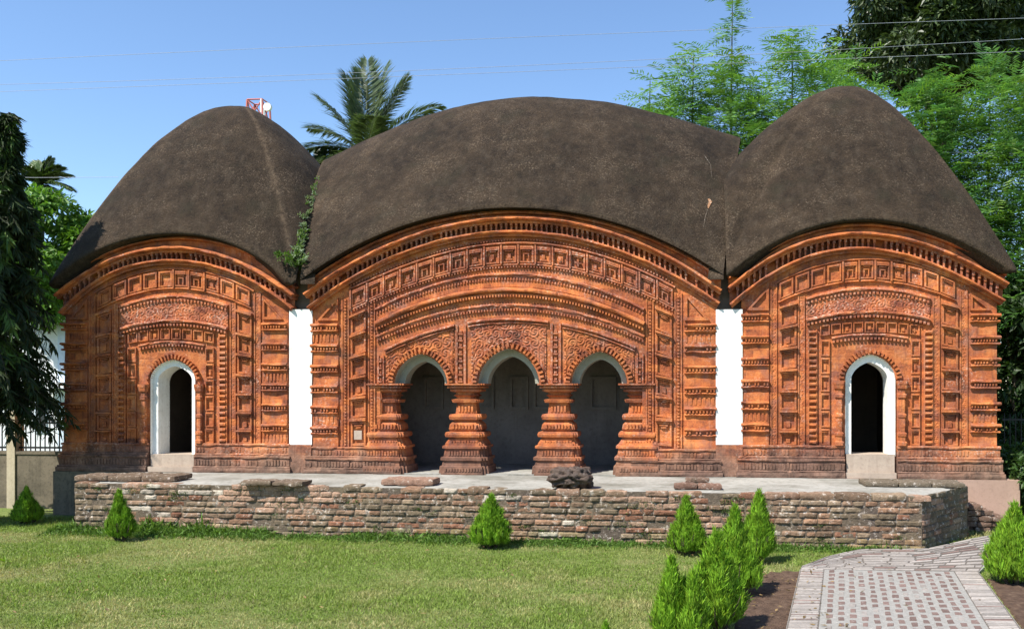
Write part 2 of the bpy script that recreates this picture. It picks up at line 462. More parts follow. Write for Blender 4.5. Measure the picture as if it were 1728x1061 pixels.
for r in range(nrow):
    b0, b1 = r / nrow, (r + 1) / nrow
    for cidx in range(13):
        a0 = 0.155 + 0.69 * cidx / 13; a1 = a0 + 0.69 / 13
        sh = (0.5 if cidx % 2 else 0.0) / nrow
        gx = 0.0125 + random.uniform(-.003, .003); gb = 0.0068 + random.uniform(-.0015, .0015)
        q = (pp(a0 + gx, b0 + gb + sh), pp(a1 - gx, b0 + gb + sh), pp(a1 - gx, b1 - gb + sh), pp(a0 + gx, b1 - gb + sh))
        if b1 + sh < 1: pbrick(*q, 0.050, pcol(random.random() < 0.9))
    for half in range(6):
        for side in (0, 1):
            bb0 = b0 + half / 6 / nrow; bb1 = bb0 + 1 / 6 / nrow
            a0, a1 = (0.006, 0.135) if side == 0 else (0.865, 0.994)
            pbrick(pp(a0, bb0 + .0009), pp(a1, bb0 + .0009), pp(a1, bb1 - .0009), pp(a0, bb1 - .0009), 0.051, pcol(random.random() < 0.08) * 1.25)
def qq(s, t):
    lowc = L0 + (R0 - L0) * s
    up = np.array([G(1352, 962), G(1395, 944), PB, PB2, G(1640, 914), PC])
    ss = s * (len(up) - 1); i = min(int(ss), len(up) - 2); f = ss - i
    return lowc + ((up[i] + (up[i + 1] - up[i]) * f) - lowc) * t
pm.grid([[np.append(qq(a, b)[:2], .0462) for b in np.linspace(.004, .996, 6)] for a in np.linspace(.002, .998, 40)], col=(.15, .13, .11))
for t_ in range(13):
    t0, t1 = t_ / 13, (t_ + 1) / 13
    s = random.uniform(-0.05, 0)
    while s < 1:
        s1 = s + random.uniform(.085, .12)
        a, b_ = max(s, 0.004), min(s1, 0.996)
        if b_ > a + .01:
            pbrick(qq(a + .002, t0 + .018), qq(b_ - .002, t0 + .018), qq(b_ - .002, t1 - .018), qq(a + .002, t1 - .018), 0.051, pcol(random.random() < .15) * 1.2)
        s = s1
tag(pm.build("path", M['pathbrick']), kind="structure")

# ------------------------------------------------------------------ temple building blocks
def curve(pts, Y=0.0, deg=4):
    q = np.array([P(u, v, Y) for u, v in pts])
    x0 = (q[0, 0] + q[-1, 0]) / 2; s = (q[-1, 0] - q[0, 0]) / 2
    c = np.polyfit((q[:, 0] - x0) / s, q[:, 2], deg)
    f = lambda x: np.polyval(c, (np.asarray(x, float) - x0) / s)
    return f, q[0, 0], q[-1, 0]
def arc3(u0, u1, vend, vmid, Y=0.0):
    xa, xb = X(u0, Y), X(u1, Y); um = (u0 + u1) / 2
    za, zb, zm = Z(u0, vend, Y), Z(u1, vend, Y), Z(um, vmid, Y)
    xm = (xa + xb) / 2; h = (xb - xa) / 2
    ze = (za + zb) / 2
    return (lambda x: zm - (zm - ze) * ((np.asarray(x, float) - xm) / h) ** 2), xa, xb

def sweep(mb, f, x0, x1, prof, step=0.05, jit=0.004, seed=0, normal=True):
    """closed profile [(offset along the curve's normal, y)] swept along z=f(x)"""
    n = max(2, int(math.ceil((x1 - x0) / step)) + 1)
    xs = np.linspace(x0, x1, n); zs = f(xs) * np.ones(n)
    if normal:
        e = 1e-3; dz = (f(xs + e) - f(xs - e)) / (2 * e) * np.ones(n)
        L = np.sqrt(1 + dz * dz); nx, nz = -dz / L, 1 / L
    else: nx, nz = np.zeros(n), np.ones(n)
    R = np.zeros((len(prof), n, 3))
    for i, (d, y) in enumerate(prof):
        j = (vnoise(xs * 7 + i * 3.3, xs * 0 + seed, 3) - .5) * 2 * jit
        chip = np.where(vnoise(xs * 5 + 11, xs * 0 + seed * 1.7 + i * .1, 8) > .86, jit * 2.5, 0)
        R[i, :, 0] = xs + nx * (d + j); R[i, :, 1] = y + j + chip; R[i, :, 2] = zs + nz * (d + j)
    mb.grid(R, close_u=True)
    m = len(prof)
    for end, col_ in ((0, 0), (1, n - 1)):
        c = R[:, col_].mean(0)
        V = np.vstack([R[:, col_], c[None]])
        tr = [(i, (i + 1) % m, m) for i in range(m)]
        if end: tr = [t[::-1] for t in tr]
        mb.add(V, None, tr)
def rprof(d0, d1, yb, yf, r=0.35):
    """rounded moulding profile"""
    h = d1 - d0; p = yb - yf
    return [(d0, yb), (d0, yf + p * .35), (d0 + h * .12, yf + p * .1), (d0 + h * .35, yf), (d0 + h * .65, yf), (d0 + h * .88, yf + p * .1), (d1, yf + p * .35), (d1, yb)]
def sprof(d0, d1, yb, yf): return [(d0, yb), (d0, yf), (d1, yf), (d1, yb)]
def flat(z): return lambda x: np.zeros(np.shape(x)) + z
def ledge(mb, x0, x1, z0, z1, yb, yf, seed=0, jit=0.006):
    sweep(mb, flat(z0), x0, x1, rprof(0, z1 - z0, yb, yf), 0.04, jit, seed)

def carve(x, z, amp=1.0, seed=0):
    a = 1 - np.clip(vor(x * 15, z * 15, seed) / .62, 0, 1)
    b = vor(x * 34, z * 34, seed + 3)
    return amp * (0.010 * a + 0.012 * (1 - b) + 0.006 * fbm(x * 30, z * 30, seed))
def scroll(x, z, amp=1.0, cell=7.0, freq=150.0, seed=0):
    """carved rosettes and tendrils: spirals wound round scattered centres"""
    X_, Z_ = x * cell, z * cell
    ix, iz = np.floor(X_), np.floor(Z_); best = np.full(np.shape(X_), 9.0); ang = np.zeros(np.shape(X_)); sg = np.ones(np.shape(X_))
    for dx in (-1, 0, 1):
        for dz in (-1, 0, 1):
            jx, jz = ix + dx, iz + dz
            ex = X_ - (jx + .2 + .6 * _h(jx, jz, seed)); ez = Z_ - (jz + .2 + .6 * _h(jx, jz, seed + 5))
            d = ex * ex + ez * ez; m = d < best
            best = np.where(m, d, best); ang = np.where(m, np.arctan2(ez, ex), ang); sg = np.where(m, np.sign(_h(jx, jz, seed + 9) - .5), sg)
    r = np.sqrt(best) / cell
    w = np.sin(r * freq + sg * ang * 2)
    w = np.clip(w * 1.6, -1, 1) * .5 + .5
    return amp * (.011 * w + .010 * np.clip(1 - r * 55, 0, 1) + .004 * fbm(x * 40, z * 40, seed))
def field(mb, x0, x1, lo, hi, hf, y0=0.0, res=0.014):
    nx = max(2, int((x1 - x0) / res) + 1)
    xs = np.linspace(x0, x1, nx); l, h = lo(xs) * np.ones(nx), hi(xs) * np.ones(nx)
    h = np.maximum(h, l + 1e-4)
    nz = max(2, int((h - l).max() / res) + 1)
    t = np.linspace(0, 1, nz)
    XX = np.repeat(xs[:, None], nz, 1); ZZ = l[:, None] + (h - l)[:, None] * t[None]
    YY = y0 - hf(XX, ZZ)
    mb.grid(np.stack([XX, YY, ZZ], -1))

def arch_outline(xl, xr, zs, zt, zb, n=28, point=0.16):
    """left foot up, over a slightly pointed arch, down to the right foot"""
    xm, h = (xl + xr) / 2, (xr - xl) / 2
    th = np.linspace(math.pi, 0, n)
    x = xm + h * np.cos(th); z0 = np.sin(th)
    tri = 1 - np.abs(np.cos(th))
    z = zs + (zt - zs) * ((1 - point) * z0 + point * tri)
    pts = [(x[i], z[i]) for i in range(n)]
    if zb < zs - 1e-3:
        pts = [(xl, zb)] + [(xl, zs - .001)] + pts[1:-1] + [(xr, zs - .001), (xr, zb)]
    return np.array(pts)
def arch_top(xl, xr, zs, zt, point=0.16):
    xm, h = (xl + xr) / 2, (xr - xl) / 2
    def f(x):
        c = np.clip((np.asarray(x, float) - xm) / h, -1, 1)
        return zs + (zt - zs) * ((1 - point) * np.sqrt(np.maximum(0, 1 - c * c)) + point * (1 - np.abs(c)))
    return f
def lining(mb, out, inn, ya, yb, yc):
    """reveal along OUT from ya to yb, a face ring to INN at yb, and the inner reveal back to yc"""
    n = len(out)
    g = np.zeros((n, 4, 3))
    for k, (o, y) in enumerate(((out, ya), (out, yb), (inn, yb), (inn, yc))):
        g[:, k, 0] = o[:, 0]; g[:, k, 1] = y; g[:, k, 2] = o[:, 1]
    mb.grid(g)
def dentils(mb, xl, xr, zs, zt, r0, r1, y, n, point=0.16, prot=0.05):
    """voussoir teeth standing round an arch"""
    xm = (xl + xr) / 2; o = arch_outline(xl, xr, zs, zt, zs, 200, point)
    seg = np.r_[0, np.cumsum(np.linalg.norm(np.diff(o, axis=0), axis=1))]
    for i in range(n):
        s = (i + .5) / n * seg[-1]; k = np.searchsorted(seg, s) - 1
        p = o[k]; tdir = o[min(k + 1, len(o) - 1)] - o[k - 1 if k else 0]; tdir /= np.linalg.norm(tdir)
        nn = np.array([-tdir[1], tdir[0]])
        w = seg[-1] / n * 0.27
        pr = prot * random.uniform(.7, 1.1)
        q = []
        for (a, b, yy) in ((-w, r0, y), (w, r0, y), (w, r1, y), (-w, r1, y)):
            e = p + tdir * a + nn * b; q.append((e[0], yy, e[1]))
        q2 = [((v[0] * .96 + (p + nn * (r0 + r1) / 2)[0] * .04), y - pr, v[2]) for v in q]
        mb.add(q + q2, [(4, 5, 6, 7), (0, 1, 5, 4), (1, 2, 6, 5), (2, 3, 7, 6), (3, 0, 4, 7)])
    # rim behind the teeth
    n_ = 40; oo = arch_outline(xl, xr, zs, zt, zs, n_, point)
    c = np.array([xm, zs]); 
    g = np.zeros((n_, 4, 3))
    for k2, (rr, yy) in enumerate(((0.0, y + .02), (0.0, y - .018), (r0 + .02, y - .018), (r0 + .02, y + .02))):
        d = oo - c; L = np.linalg.norm(d, axis=1)[:, None]
        e = oo + d / L * rr; g[:, k2, 0] = e[:, 0]; g[:, k2, 1] = yy; g[:, k2, 2] = e[:, 1]
    mb.grid(g)

def relief_panel(root, xa, xb, zf, h, y0, mat, style=0, slope=None, seed=0):
    """framed panel; ZF(x) is its lower edge, H its height"""
    m_ = MB(); w = xb - xa; r = random.Random(seed)
    def bx(x0, x1, z0, z1, d0, d1):
        n = 3; xs = np.linspace(x0, x1, n)
        lo = zf(xs) + z0; hi = zf(xs) + z1
        j = lambda: r.uniform(-.003, .003)
        g = np.zeros((n, 6, 3))
        for i in range(n):
            jj = j()
            g[i] = [(xs[i], y0 - d0, lo[i]), (xs[i], y0 - d1 + jj, lo[i] + .004), (xs[i], y0 - d1 + jj, (lo[i] + hi[i]) / 2), (xs[i], y0 - d1 + jj, hi[i] - .004), (xs[i], y0 - d0, hi[i]), (xs[i], y0 - d0, hi[i])]
        m_.grid(g)
        for e in (0, n - 1):
            m_.add(g[e][:5], None, [(0, 1, 4), (1, 3, 4), (1, 2, 3)] if e else [(0, 4, 1), (1, 4, 3), (1, 3, 2)])
    f = 0.13 * w
    bx(xa + .006, xa + f, 0, h, 0, .030); bx(xb - f, xb - .006, 0, h, 0, .030)
    bx(xa + f, xb - f, 0, .11 * h, 0, .028); bx(xa + f, xb - f, .86 * h, h, 0, .034)
    if style == 0:      # plain nested frame
        bx(xa + f, xb - f, .76 * h, .86 * h, 0, .018); bx(xa + f, xa + f * 1.6, .11 * h, .76 * h, 0, .014)
        kd = r.random()
        if kd < .25: bx(xa + .36 * w, xb - .36 * w, .24 * h, .6 * h, 0, .010)
        elif kd < .4: bx(xa + .44 * w, xb - .44 * w, .18 * h, .64 * h, 0, .014); bx(xa + .32 * w, xb - .32 * w, .36 * h, .48 * h, 0, .012)
    elif style == 1:    # jutting ledge over a stepped pendant
        bx(xa - .004, xb + .004, .92 * h, 1.05 * h, 0, .075)
        bx(xa + .14 * w, xb - .14 * w, .82 * h, .90 * h, 0, .048)
        bx(xa + .24 * w, xb - .24 * w, .74 * h, .81 * h, 0, .036)
        bx(xa + .34 * w, xb - .34 * w, .66 * h, .73 * h, 0, .026)
        if r.random() < .6: bx(xa + .38 * w, xb - .38 * w, .16 * h, .48 * h, 0, .016)
    elif style == 2:    # canopy over a little medallion
        bx(xa + f, xb - f, .76 * h, .86 * h, 0, .046); bx(xa + .24 * w, xb - .24 * w, .67 * h, .74 * h, 0, .032)
        kd = r.randrange(5)
        if kd == 0: bx(xa + .34 * w, xb - .34 * w, .20 * h, .58 * h, 0, .020); bx(xa + .42 * w, xb - .42 * w, .28 * h, .50 * h, 0, .032)
        elif kd == 1:
            bx(xa + .44 * w, xb - .44 * w, .14 * h, .60 * h, 0, .03); bx(xa + .30 * w, xb - .30 * w, .32 * h, .42 * h, 0, .024)
        elif kd == 2:
            bx(xa + .30 * w, xa + .38 * w, .14 * h, .56 * h, 0, .026); bx(xb - .38 * w, xb - .30 * w, .14 * h, .56 * h, 0, .026); bx(xa + .30 * w, xb - .30 * w, .50 * h, .58 * h, 0, .03)
        elif kd == 3:
            bx(xa + .36 * w, xa + .5 * w, .14 * h, .44 * h, 0, .028); bx(xa + .48 * w, xa + .62 * w, .24 * h, .56 * h, 0, .022); bx(xa + .40 * w, xa + .48 * w, .44 * h, .54 * h, 0, .032)
        else: bx(xa + .28 * w, xb - .28 * w, .16 * h, .26 * h, 0, .024); bx(xa + .40 * w, xb - .40 * w, .26 * h, .54 * h, 0, .02)
        bx(xa - .014, xa + .05 * w, -.02, h * 1.06, 0, .050)
    return m_.build("relief_panel", mat, root)

def pilaster(root, xa, xb, zb, zt, outer, n, mat, seed=0, wrap=1.0):
    """corner pilaster of stacked ledges; OUTER = -1 / +1 side that wraps the building's corner"""
    m_ = MB(); r = random.Random(seed)
    h = (zt - zb) / n
    ex = 0.045
    X0 = lambda e: xa - (e if outer < 0 else 0) * wrap; X1 = lambda e: xb + (e if outer > 0 else 0) * wrap
    for i in range(n):
        z0 = zb + i * h
        # shaft tier with a slight batter
        sweep(m_, flat(z0), X0(.0), X1(.0), [(0, .10), (0, -.035), (h * .62, -.02), (h * .62, .10)], .05, .004, seed + i)
        # fluted face
        k = 7
        if r.random() < .35:
            for q in range(k):
                xq = xa + (xb - xa) * (q + .2) / k
                m_.box(xq, xq + (xb - xa) / k * .5, -.041 + r.uniform(0, .006), -.02, z0 + h * .10, z0 + h * .46)
        ledge(m_, X0(ex), X1(ex), z0 + h * .58, z0 + h * .70, .10, -.062 - r.uniform(0, .012), seed + i * 3)
        sweep(m_, flat(z0), X0(.01), X1(.01), [(h * .70, .1), (h * .70, -.03), (h * .84, -.03), (h * .84, .1)], .05, .003, seed)
        ledge(m_, X0(ex + .01), X1(ex + .01), z0 + h * .83, z0 + h * 1.0, .10, -.078 - r.uniform(0, .016), seed + i * 7 + 1)
        # row of beads beneath the upper ledge
        for q in range(9):
            if r.random() < .8:
                xq = xa + (xb - xa) * (q + .25) / 9
                m_.box(xq, xq + (xb - xa) / 9 * .5, -.075, -.02, z0 + h * .72, z0 + h * .82)
    return m_.build("corner_pilaster", mat, root)

def strip(root, u0, u1, z0, z1, mat, y=0.0, beads=True, name="carved_strip", depth=.03, zt=None):
    """upright carved band"""
    m_ = MB(); xa, xb = X(u0), X(u1); w = xb - xa
    top = (lambda x: zt(x)) if zt else flat(z1)
    mid = (xa + xb) / 2; hi = float(top(mid))
    e = .18 * w
    for (p, q, d) in ((xa, xa + e, depth), (xb - e, xb, depth)):
        zz = min(float(top(p)), float(top(q)))
        m_.box(p, q, y - d, y + .02, z0, zz)
    field(m_, xa + e, xb - e, flat(z0), flat(min(float(top(xa)), float(top(xb)))), lambda x, z: .006 + carve(x * 1.3, z * 1.3, .8, 4), y, .013)
    if beads:
        z = z0 + .02; s = .055
        while z < hi - .05:
            m_.box(xa + .34 * w, xb - .34 * w, y - depth - random.uniform(.004, .012), y, z, z + s * .6)
            z += s
    return m_.build(name, mat, root)

def baluster_strip(root, u0, u1, z0, z1, mat, n):
    m_ = MB(); xa, xb = X(u0), X(u1); h = (z1 - z0) / n
    m_.box(xa, xb, -.012, .02, z0, z1)
    for i in range(n):
        ledge(m_, xa + .01, xb - .01, z0 + h * (i + .25), z0 + h * (i + .8), .0, -.065 - random.uniform(0, .01), i, .004)
    for xq in (xa - .012, xb - .008): m_.box(xq, xq + .02, -.045, .02, z0, z1)
    return m_.build("baluster_strip", mat, root)

def lathe_sq(mb, cx, cy, prof, notch=0.16, kx=1.0, ky=1.0):
    """square pillar with stepped corners; prof [(z, half width)]"""
    ring = []
    c = [(1, 0), (1, 1 - notch * 1.6), (1 - notch, 1 - notch * 1.6), (1 - notch, 1 - notch), (1 - notch * 1.6, 1 - notch), (1 - notch * 1.6, 1)]
    quad = [(1, -(1 - notch * 1.6)), (1, 1 - notch * 1.6), (1 - notch * .8, 1 - notch * 1.6), (1 - notch * .8, 1 - notch * .8), (1 - notch * 1.6, 1 - notch * .8), (1 - notch * 1.6, 1)]
    for r_ in range(4):
        a = r_ * math.pi / 2
        for (x, y) in quad: ring.append((x * math.cos(a) - y * math.sin(a), x * math.sin(a) + y * math.cos(a)))
    ring = np.array(ring)
    A = np.zeros((len(ring), len(prof), 3))
    for j, (z, w) in enumerate(prof):
        A[:, j, 0] = cx + ring[:, 0] * w * kx; A[:, j, 1] = cy + ring[:, 1] * w * ky; A[:, j, 2] = z
    mb.grid(A, close_u=True)
    for j in (0, len(prof) - 1):
        V = np.vstack([A[:, j], [[cx, cy, prof[j][0]]]]); k_ = len(ring)
        mb.add(V, None, [((i + 1) % k_, i, k_) if j == 0 else (i, (i + 1) % k_, k_) for i in range(k_)])

def plinth(mb, x0, x1, z0, z1, endl=True, endr=True, yback=.3):
    """moulded base flaring toward the ground"""
    h = z1 - z0
    tiers = [(0, .16, .15), (.16, .22, .125), (.22, .50, .10), (.50, .58, .115), (.58, .66, .085), (.66, .92, .055), (.92, 1.0, .07)]
    for i, (a, b, o) in enumerate(tiers):
        el, er = (o if endl else 0.0), (o if endr else 0.0)
        if endl or endr:
            pass
        sweep(mb, flat(z0), x0 - el * .6, x1 + er * .6, [(a * h, yback), (a * h, -o), ((a + b) / 2 * h, -o - .004), (b * h, -o + .006), (b * h, yback)], .05, .005, i)
    # band of upright leaves on the wide tier
    n = int((x1 - x0) / .055)
    for i in range(n):
        if random.random() < .85:
            xq = x0 + (i + .5) * (x1 - x0) / n; w = .018
            mb.box(xq - w, xq + w, -.113 + random.uniform(-.004, .003), -.09, z0 + .25 * h, z0 + (.40 + random.uniform(0, .06)) * h)
            if random.random() < .7: mb.box(xq - w * .8, xq + w * .8, -.066, -.05, z0 + .70 * h, z0 + .86 * h)

def char_roof(root, xl, xr, ya, yb, fe, za, p, name="roof", thick=.055, sides=(0, 0, 0), hipw=.2):
    """four-sided curved roof; FE(s) the eave height for s in -1..1 on each side, ZA the apex"""
    cx, cy = (xl + xr) / 2, (ya + yb) / 2; hx, hy = (xr - xl) / 2, (yb - ya) / 2
    n = 56; nr = 40
    per = []
    for side in range(4):
        for i in range(n):
            s = -1 + 2 * i / n
            per.append([(s, -1, s), (1, s, s), (-s, 1, s), (-1, -s, s)][side])
    per = np.array(per)
    rho = np.concatenate([[1.0], np.linspace(1, 0.0, nr)])
    A = np.zeros((len(per), len(rho) + 1, 3)); C = np.ones((len(per), len(rho) + 1, 3))
    side_id = np.repeat(np.arange(4), n)
    up = np.array([0, sides[1], 0, sides[2]])[side_id]
    ze = fe(per[:, 2]) + up * (1 - per[:, 2] ** 4)
    for j, r in enumerate(rho):
        A[:, j + 1, 0] = cx + per[:, 0] * hx * r; A[:, j + 1, 1] = cy + per[:, 1] * hy * r
        # round the hips a little toward the crown
        A[:, j + 1, 2] = za - (za - ze) * ((r * r + .012) ** (p / 2) - .012 ** (p / 2)) / (1.012 ** (p / 2) - .012 ** (p / 2))
        wob = (fbm(A[:, j + 1, 0] * 1.7 + A[:, j + 1, 1], A[:, j + 1, 1] * 1.7 + A[:, j + 1, 2], 5) - .5) * .05
        if j > 1: A[:, j + 1, 2] += wob * min(1, (1 - r) * 6)
        hip = 1 - np.abs(per[:, 2])
        C[:, j + 1, 0] = np.clip(hip * 30 * max(r, .25), hipw, 1) if r < .985 else .6
    A[:, 1, 2] -= thick
    A[:, 0] = A[:, 1]
    A[:, 0, 0] = cx + per[:, 0] * (hx - .30); A[:, 0, 1] = cy + per[:, 1] * (hy - .30)
    m_ = MB(); m_.grid(A, col=C, close_u=True)
    return m_.build(name, M['roof'], root, smooth=True)

def cornice(root, f_edge, f1, f2, xl, xr, ywall=0.0, nbr=40):
    """stacked curved mouldings below the roof edge: rolls, bracketed recess, rolls"""
    m_ = MB()
    # dark fascia between roof edge and first roll
    n = 90
    def fill(fa, fb, y0, y1, x0, x1):
        xs = np.linspace(x0, x1, n); g = np.zeros((n, 3, 3))
        for k_, (ff, yy) in enumerate(((fa, y0), (lambda x: (fa(x) + fb(x)) / 2, (y0 + y1) / 2), (fb, y1))):
            g[:, k_, 0] = xs; g[:, k_, 1] = yy; g[:, k_, 2] = ff(xs)
        m_.grid(g)
    fill(lambda x: f1(x) + .01, lambda x: f_edge(x) + .02, -.03, -.03, xl, xr)
    sweep(m_, lambda x: f_edge(x) - .055, xl, xr, rprof(-.02, .03, .1, -.12), .06, .005, 2)
    sweep(m_, f1, xl, xr, rprof(-.035, .035, .1, -.215), .05, .006, 4)
    sweep(m_, lambda x: f1(x) - .055, xl + .01, xr - .01, sprof(-.018, .02, .1, -.13), .06, .004, 5)
    fill(f2, f1, .012, .012, xl + .02, xr - .02)
    sweep(m_, f2, xl + .03, xr - .03, rprof(-.03, .03, .1, -.135), .05, .006, 6)
    sweep(m_, lambda x: f2(x) - .05, xl + .05, xr - .05, sprof(-.02, .02, .1, -.07), .06, .004, 7)
    c = m_.build("cornice", M['terra_plain'], root, smooth=False)
    r = random.Random(3)
    for i in range(nbr):
        x = xl + .1 + (xr - xl - .2) * (i + .5) / nbr
        if r.random() < .06: continue
        w = .020; z0, z1 = float(f2(x)) + .03, float(f1(x)) - .03
        b = MB(); b.box(x - w, x + w, -.12, .02, z0 + (z1 - z0) * .45, z1 + .01)
        b.box(x - w * .7, x + w * .7, -.10, .02, z0 - .01, z0 + (z1 - z0) * .45)
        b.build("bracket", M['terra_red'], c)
    return c

def chamber(root, x0, x1, y0, y1, z0, z1, mat, name="chamber", niches=()):
    m_ = MB()
    V = [(x, y, z) for z in (z0, z1) for y in (y0, y1) for x in (x0, x1)]
    m_.add(V, [(0, 1, 3, 2), (4, 6, 7, 5), (2, 3, 7, 6), (0, 2, 6, 4), (1, 5, 7, 3)])
    for (a, b, c, d) in niches:     # framed niches on the back wall
        t_ = .05
        m_.box(a - t_, a, y1 - .06, y1 - .002, c - t_, d + t_); m_.box(b, b + t_, y1 - .06, y1 - .002, c - t_, d + t_)
        m_.box(a, b, y1 - .06, y1 - .002, d, d + t_); m_.box(a, b, y1 - .06, y1 - .002, c - t_, c)
    return m_.build(name, mat, root)

def shell(root, x0, x1, y1, ztop, mat, y0=0.02):
    """side and back walls down to the ground"""
    m_ = MB()
    for (a, b, c, d) in ((x0, x0 + .3, y0, y1), (x1 - .3, x1, y0, y1), (x0 + .3, x1 - .3, y1 - .3, y1)):
        m_.box(a, b, c, d, PLAT, ztop)
    return m_.build("side_wall", mat, root)

def footing(root, x0, x1, y0, y1, mat, top=PLAT - .004):
    m_ = MB(); m_.box(x0, x1, y0, y1, -.05, top)
    return m_.build("foundation", mat, root)

# ------------------------------------------------------------------ the two side temples
def side_temple(S, label):
    xl, xr = X(S['wall'][0]), X(S['wall'][1])
    cx = (xl + xr) / 2
    root = thing("temple", label, "temple", (cx, 0, PLAT), "terracotta temples standing in a row")
    depth = 4.1
    zb = PLAT
    base_t = Z((S['wall'][0] + S['wall'][1]) / 2, S['base'])
    fe, ea, eb = curve(S['edge'], -.27); f1, a1, b1 = curve(S['m1'], -.19); f2, a2, b2 = curve(S['m2'], -.12)
    # roof
    s_x0, s_x1 = ea, eb
    cxr, hxr = (ea + eb) / 2, (eb - ea) / 2
    fs = lambda s: fe(cxr + np.asarray(s) * hxr) + .055
    Ym = depth / 2 + .0
    za = Z(S['apex'][0], S['apex'][1], Ym)
    char_roof(root, ea, eb, -.27, depth + .27, fs, za + .03, S['p'], sides=S['sides'], hipw=.25 if S['outer'] < 0 else .72)
    cornice(root, lambda x: fe(x), f1, f2, max(a1, ea + .03), min(b1, eb - .03), nbr=46)
    # wall, pierced by the door
    d = S['door']; dl, dr = X(d[0]), X(d[1]); dm = (d[0] + d[1]) / 2
    dzt, dzs, dzb = Z(dm, d[2]), Z(dm, d[3]), Z(dm, d[4])
    top = lambda x: np.minimum(f2(x) + .02, 99)
    bot = flat(zb)
    hf = lambda x, z: carve(x, z, .18 + .35 * np.clip(fbm(x * 1.3, z * 1.3, 7) * 3 - 1.2, 0, 1), 2)
    w = MB()
    field(w, xl, dl, bot, top, hf); field(w, dr, xr, bot, top, hf)
    field(w, dl, dr, arch_top(dl, dr, dzs, dzt), top, hf); field(w, dl, dr, bot, flat(dzb), hf)
    w.build("wall", M['terra'], root, smooth=True)
    zc = min(float(f2(xl)), float(f2(xr))) + .25
    shell(root, xl, xr, depth, zc, M['terra_plain'])
    footing(root, xl - .12, xr + S.get('foot', .12), -.16, depth + .1, M['pink'] if S.get('pink') else M['oldwall'])
    # plinth either side of the door
    p_ = MB(); plinth(p_, xl, dl - .02, zb, base_t, True, False); p_.build("plinth", M['plinth'], root)
    p_ = MB(); plinth(p_, dr + .02, xr, zb, base_t, False, True); p_.build("plinth", M['plinth'], root)
    # door: whitewashed reveal, dark chamber
    ins = S['inset']
    il, ir = X(d[0] + ins), X(d[1] - ins)
    izt = Z(dm, d[2] + ins * 1.15); 
    out = arch_outline(dl, dr, dzs, dzt, dzb - .03); inn = arch_outline(il, ir, dzs, izt, dzb - .03, point=.24)
    L_ = MB(); lining(L_, out, inn, -.035, .035, .40)
    L_.build("door_frame", M['white'], root)
    sm = MB(); sm.box(dl + .015, dr - .015, -.05, .45, zb + .09, dzb); sm.box(dl - .0, dr + .0, -.12, .0, zb, zb + .088)
    sm.build("door_sill", M['sill'], root)
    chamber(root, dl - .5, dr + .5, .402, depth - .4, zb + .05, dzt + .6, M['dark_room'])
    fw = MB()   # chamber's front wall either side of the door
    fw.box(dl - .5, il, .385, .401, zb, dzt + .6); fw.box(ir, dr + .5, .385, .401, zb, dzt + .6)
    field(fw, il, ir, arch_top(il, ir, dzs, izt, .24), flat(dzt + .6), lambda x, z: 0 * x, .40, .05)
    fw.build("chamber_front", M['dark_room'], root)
    dd = MB(); dentils(dd, dl, dr, dzs, dzt, .025, .10, -.004, 21, prot=.075)
    dd.build("door_arch", M['terra_plain'], root)
    # panel frieze following the cornice
    pa = S['parc']; fb, xa, xb = arc3(pa[0], pa[1], pa[4], pa[5])
    ft, _, _ = arc3(pa[0], pa[1], pa[2], pa[3])
    n = S['np']; 
    for i in range(n):
        a = xa + (xb - xa) * i / n; b = xa + (xb - xa) * (i + 1) / n; m = (a + b) / 2
        hh = float(ft(m) - fb(m)); sl = float(fb(m + .01) - fb(m - .01)) / .02
        relief_panel(root, a + .012, b - .012, (lambda z0, x0, sl: (lambda x: z0 + (x - x0) * sl))(float(fb(m)), m, sl), hh, -.018, M['terra_plain'], 2 if i in S['orn'] else 0, seed=i)
    mm = MB()
    sweep(mm, lambda x: ft(x) + .035, xa - .05, xb + .05, rprof(-.018, .018, .02, -.05), .05, .004, 1)
    sweep(mm, lambda x: fb(x) - .03, xa, xb, rprof(-.015, .02, .02, -.045), .05, .004, 2)
    mm.build("frieze_moulding", M['terra_plain'], root)
    # panel stacks down the sides
    for (u0, u1, sg) in ((S['st'][0], S['st'][1], 1), (S['st'][2], S['st'][3], -1)):
        a, b = X(u0), X(u1); um = (u0 + u1) / 2
        zs = [Z(um, v) for v in S['led']] + [base_t]
        for i in range(len(zs) - 1):
            sl = sg * .28 * max(0, 1 - i / 4); zz = zs[i + 1]; hh = (zs[i] - zs[i + 1]) * .94
            relief_panel(root, a, b, (lambda z0, x0, sl: (lambda x: z0 + (x - x0) * sl))(zz, (a + b) / 2, sl), hh, -.014, M['terra'], 1, seed=i + 30)
    # carved arches above the door
    for nm, (u0, u1, ve, vm, dn, pr) in zip(("arch_moulding",) * 4, S['arcs']):
        f, a, b = arc3(u0, u1, ve, vm); m_ = MB()
        sweep(m_, f, a, b, rprof(-dn * .45, dn * .55, .02, -pr), .04, .006, int(ve))
        sweep(m_, lambda x: f(x) - dn * .8, a + .02, b - .02, sprof(-.015, .015, .02, -pr * .55), .04, .004, int(ve) + 1)
        k_ = int((b - a) / .06)
        for i in range(k_):
            x = a + (i + .5) * (b - a) / k_; z = float(f(x)) - dn * .5 - .035
            m_.box(x - .016, x + .016, -pr * .8, .01, z - .02, z + .02)
        m_.build(nm, M['terra_red'], root)
    # carved frieze between the two arches
    (u0, u1, ve, vm, dn, pr), (q0, q1, we, wm, _, _) = S['arcs'][0], S['arcs'][1]
    fa, a, b = arc3(u0, u1, ve, vm); fb2, _, _ = arc3(q0, q1, we, wm)
    m_ = MB(); field(m_, a, b, lambda x: fb2(x) + .04, lambda x: fa(x) - .03, lambda x, z: .022 + scroll(x, z, 1.1, 8, 140, 9), 0, .012)
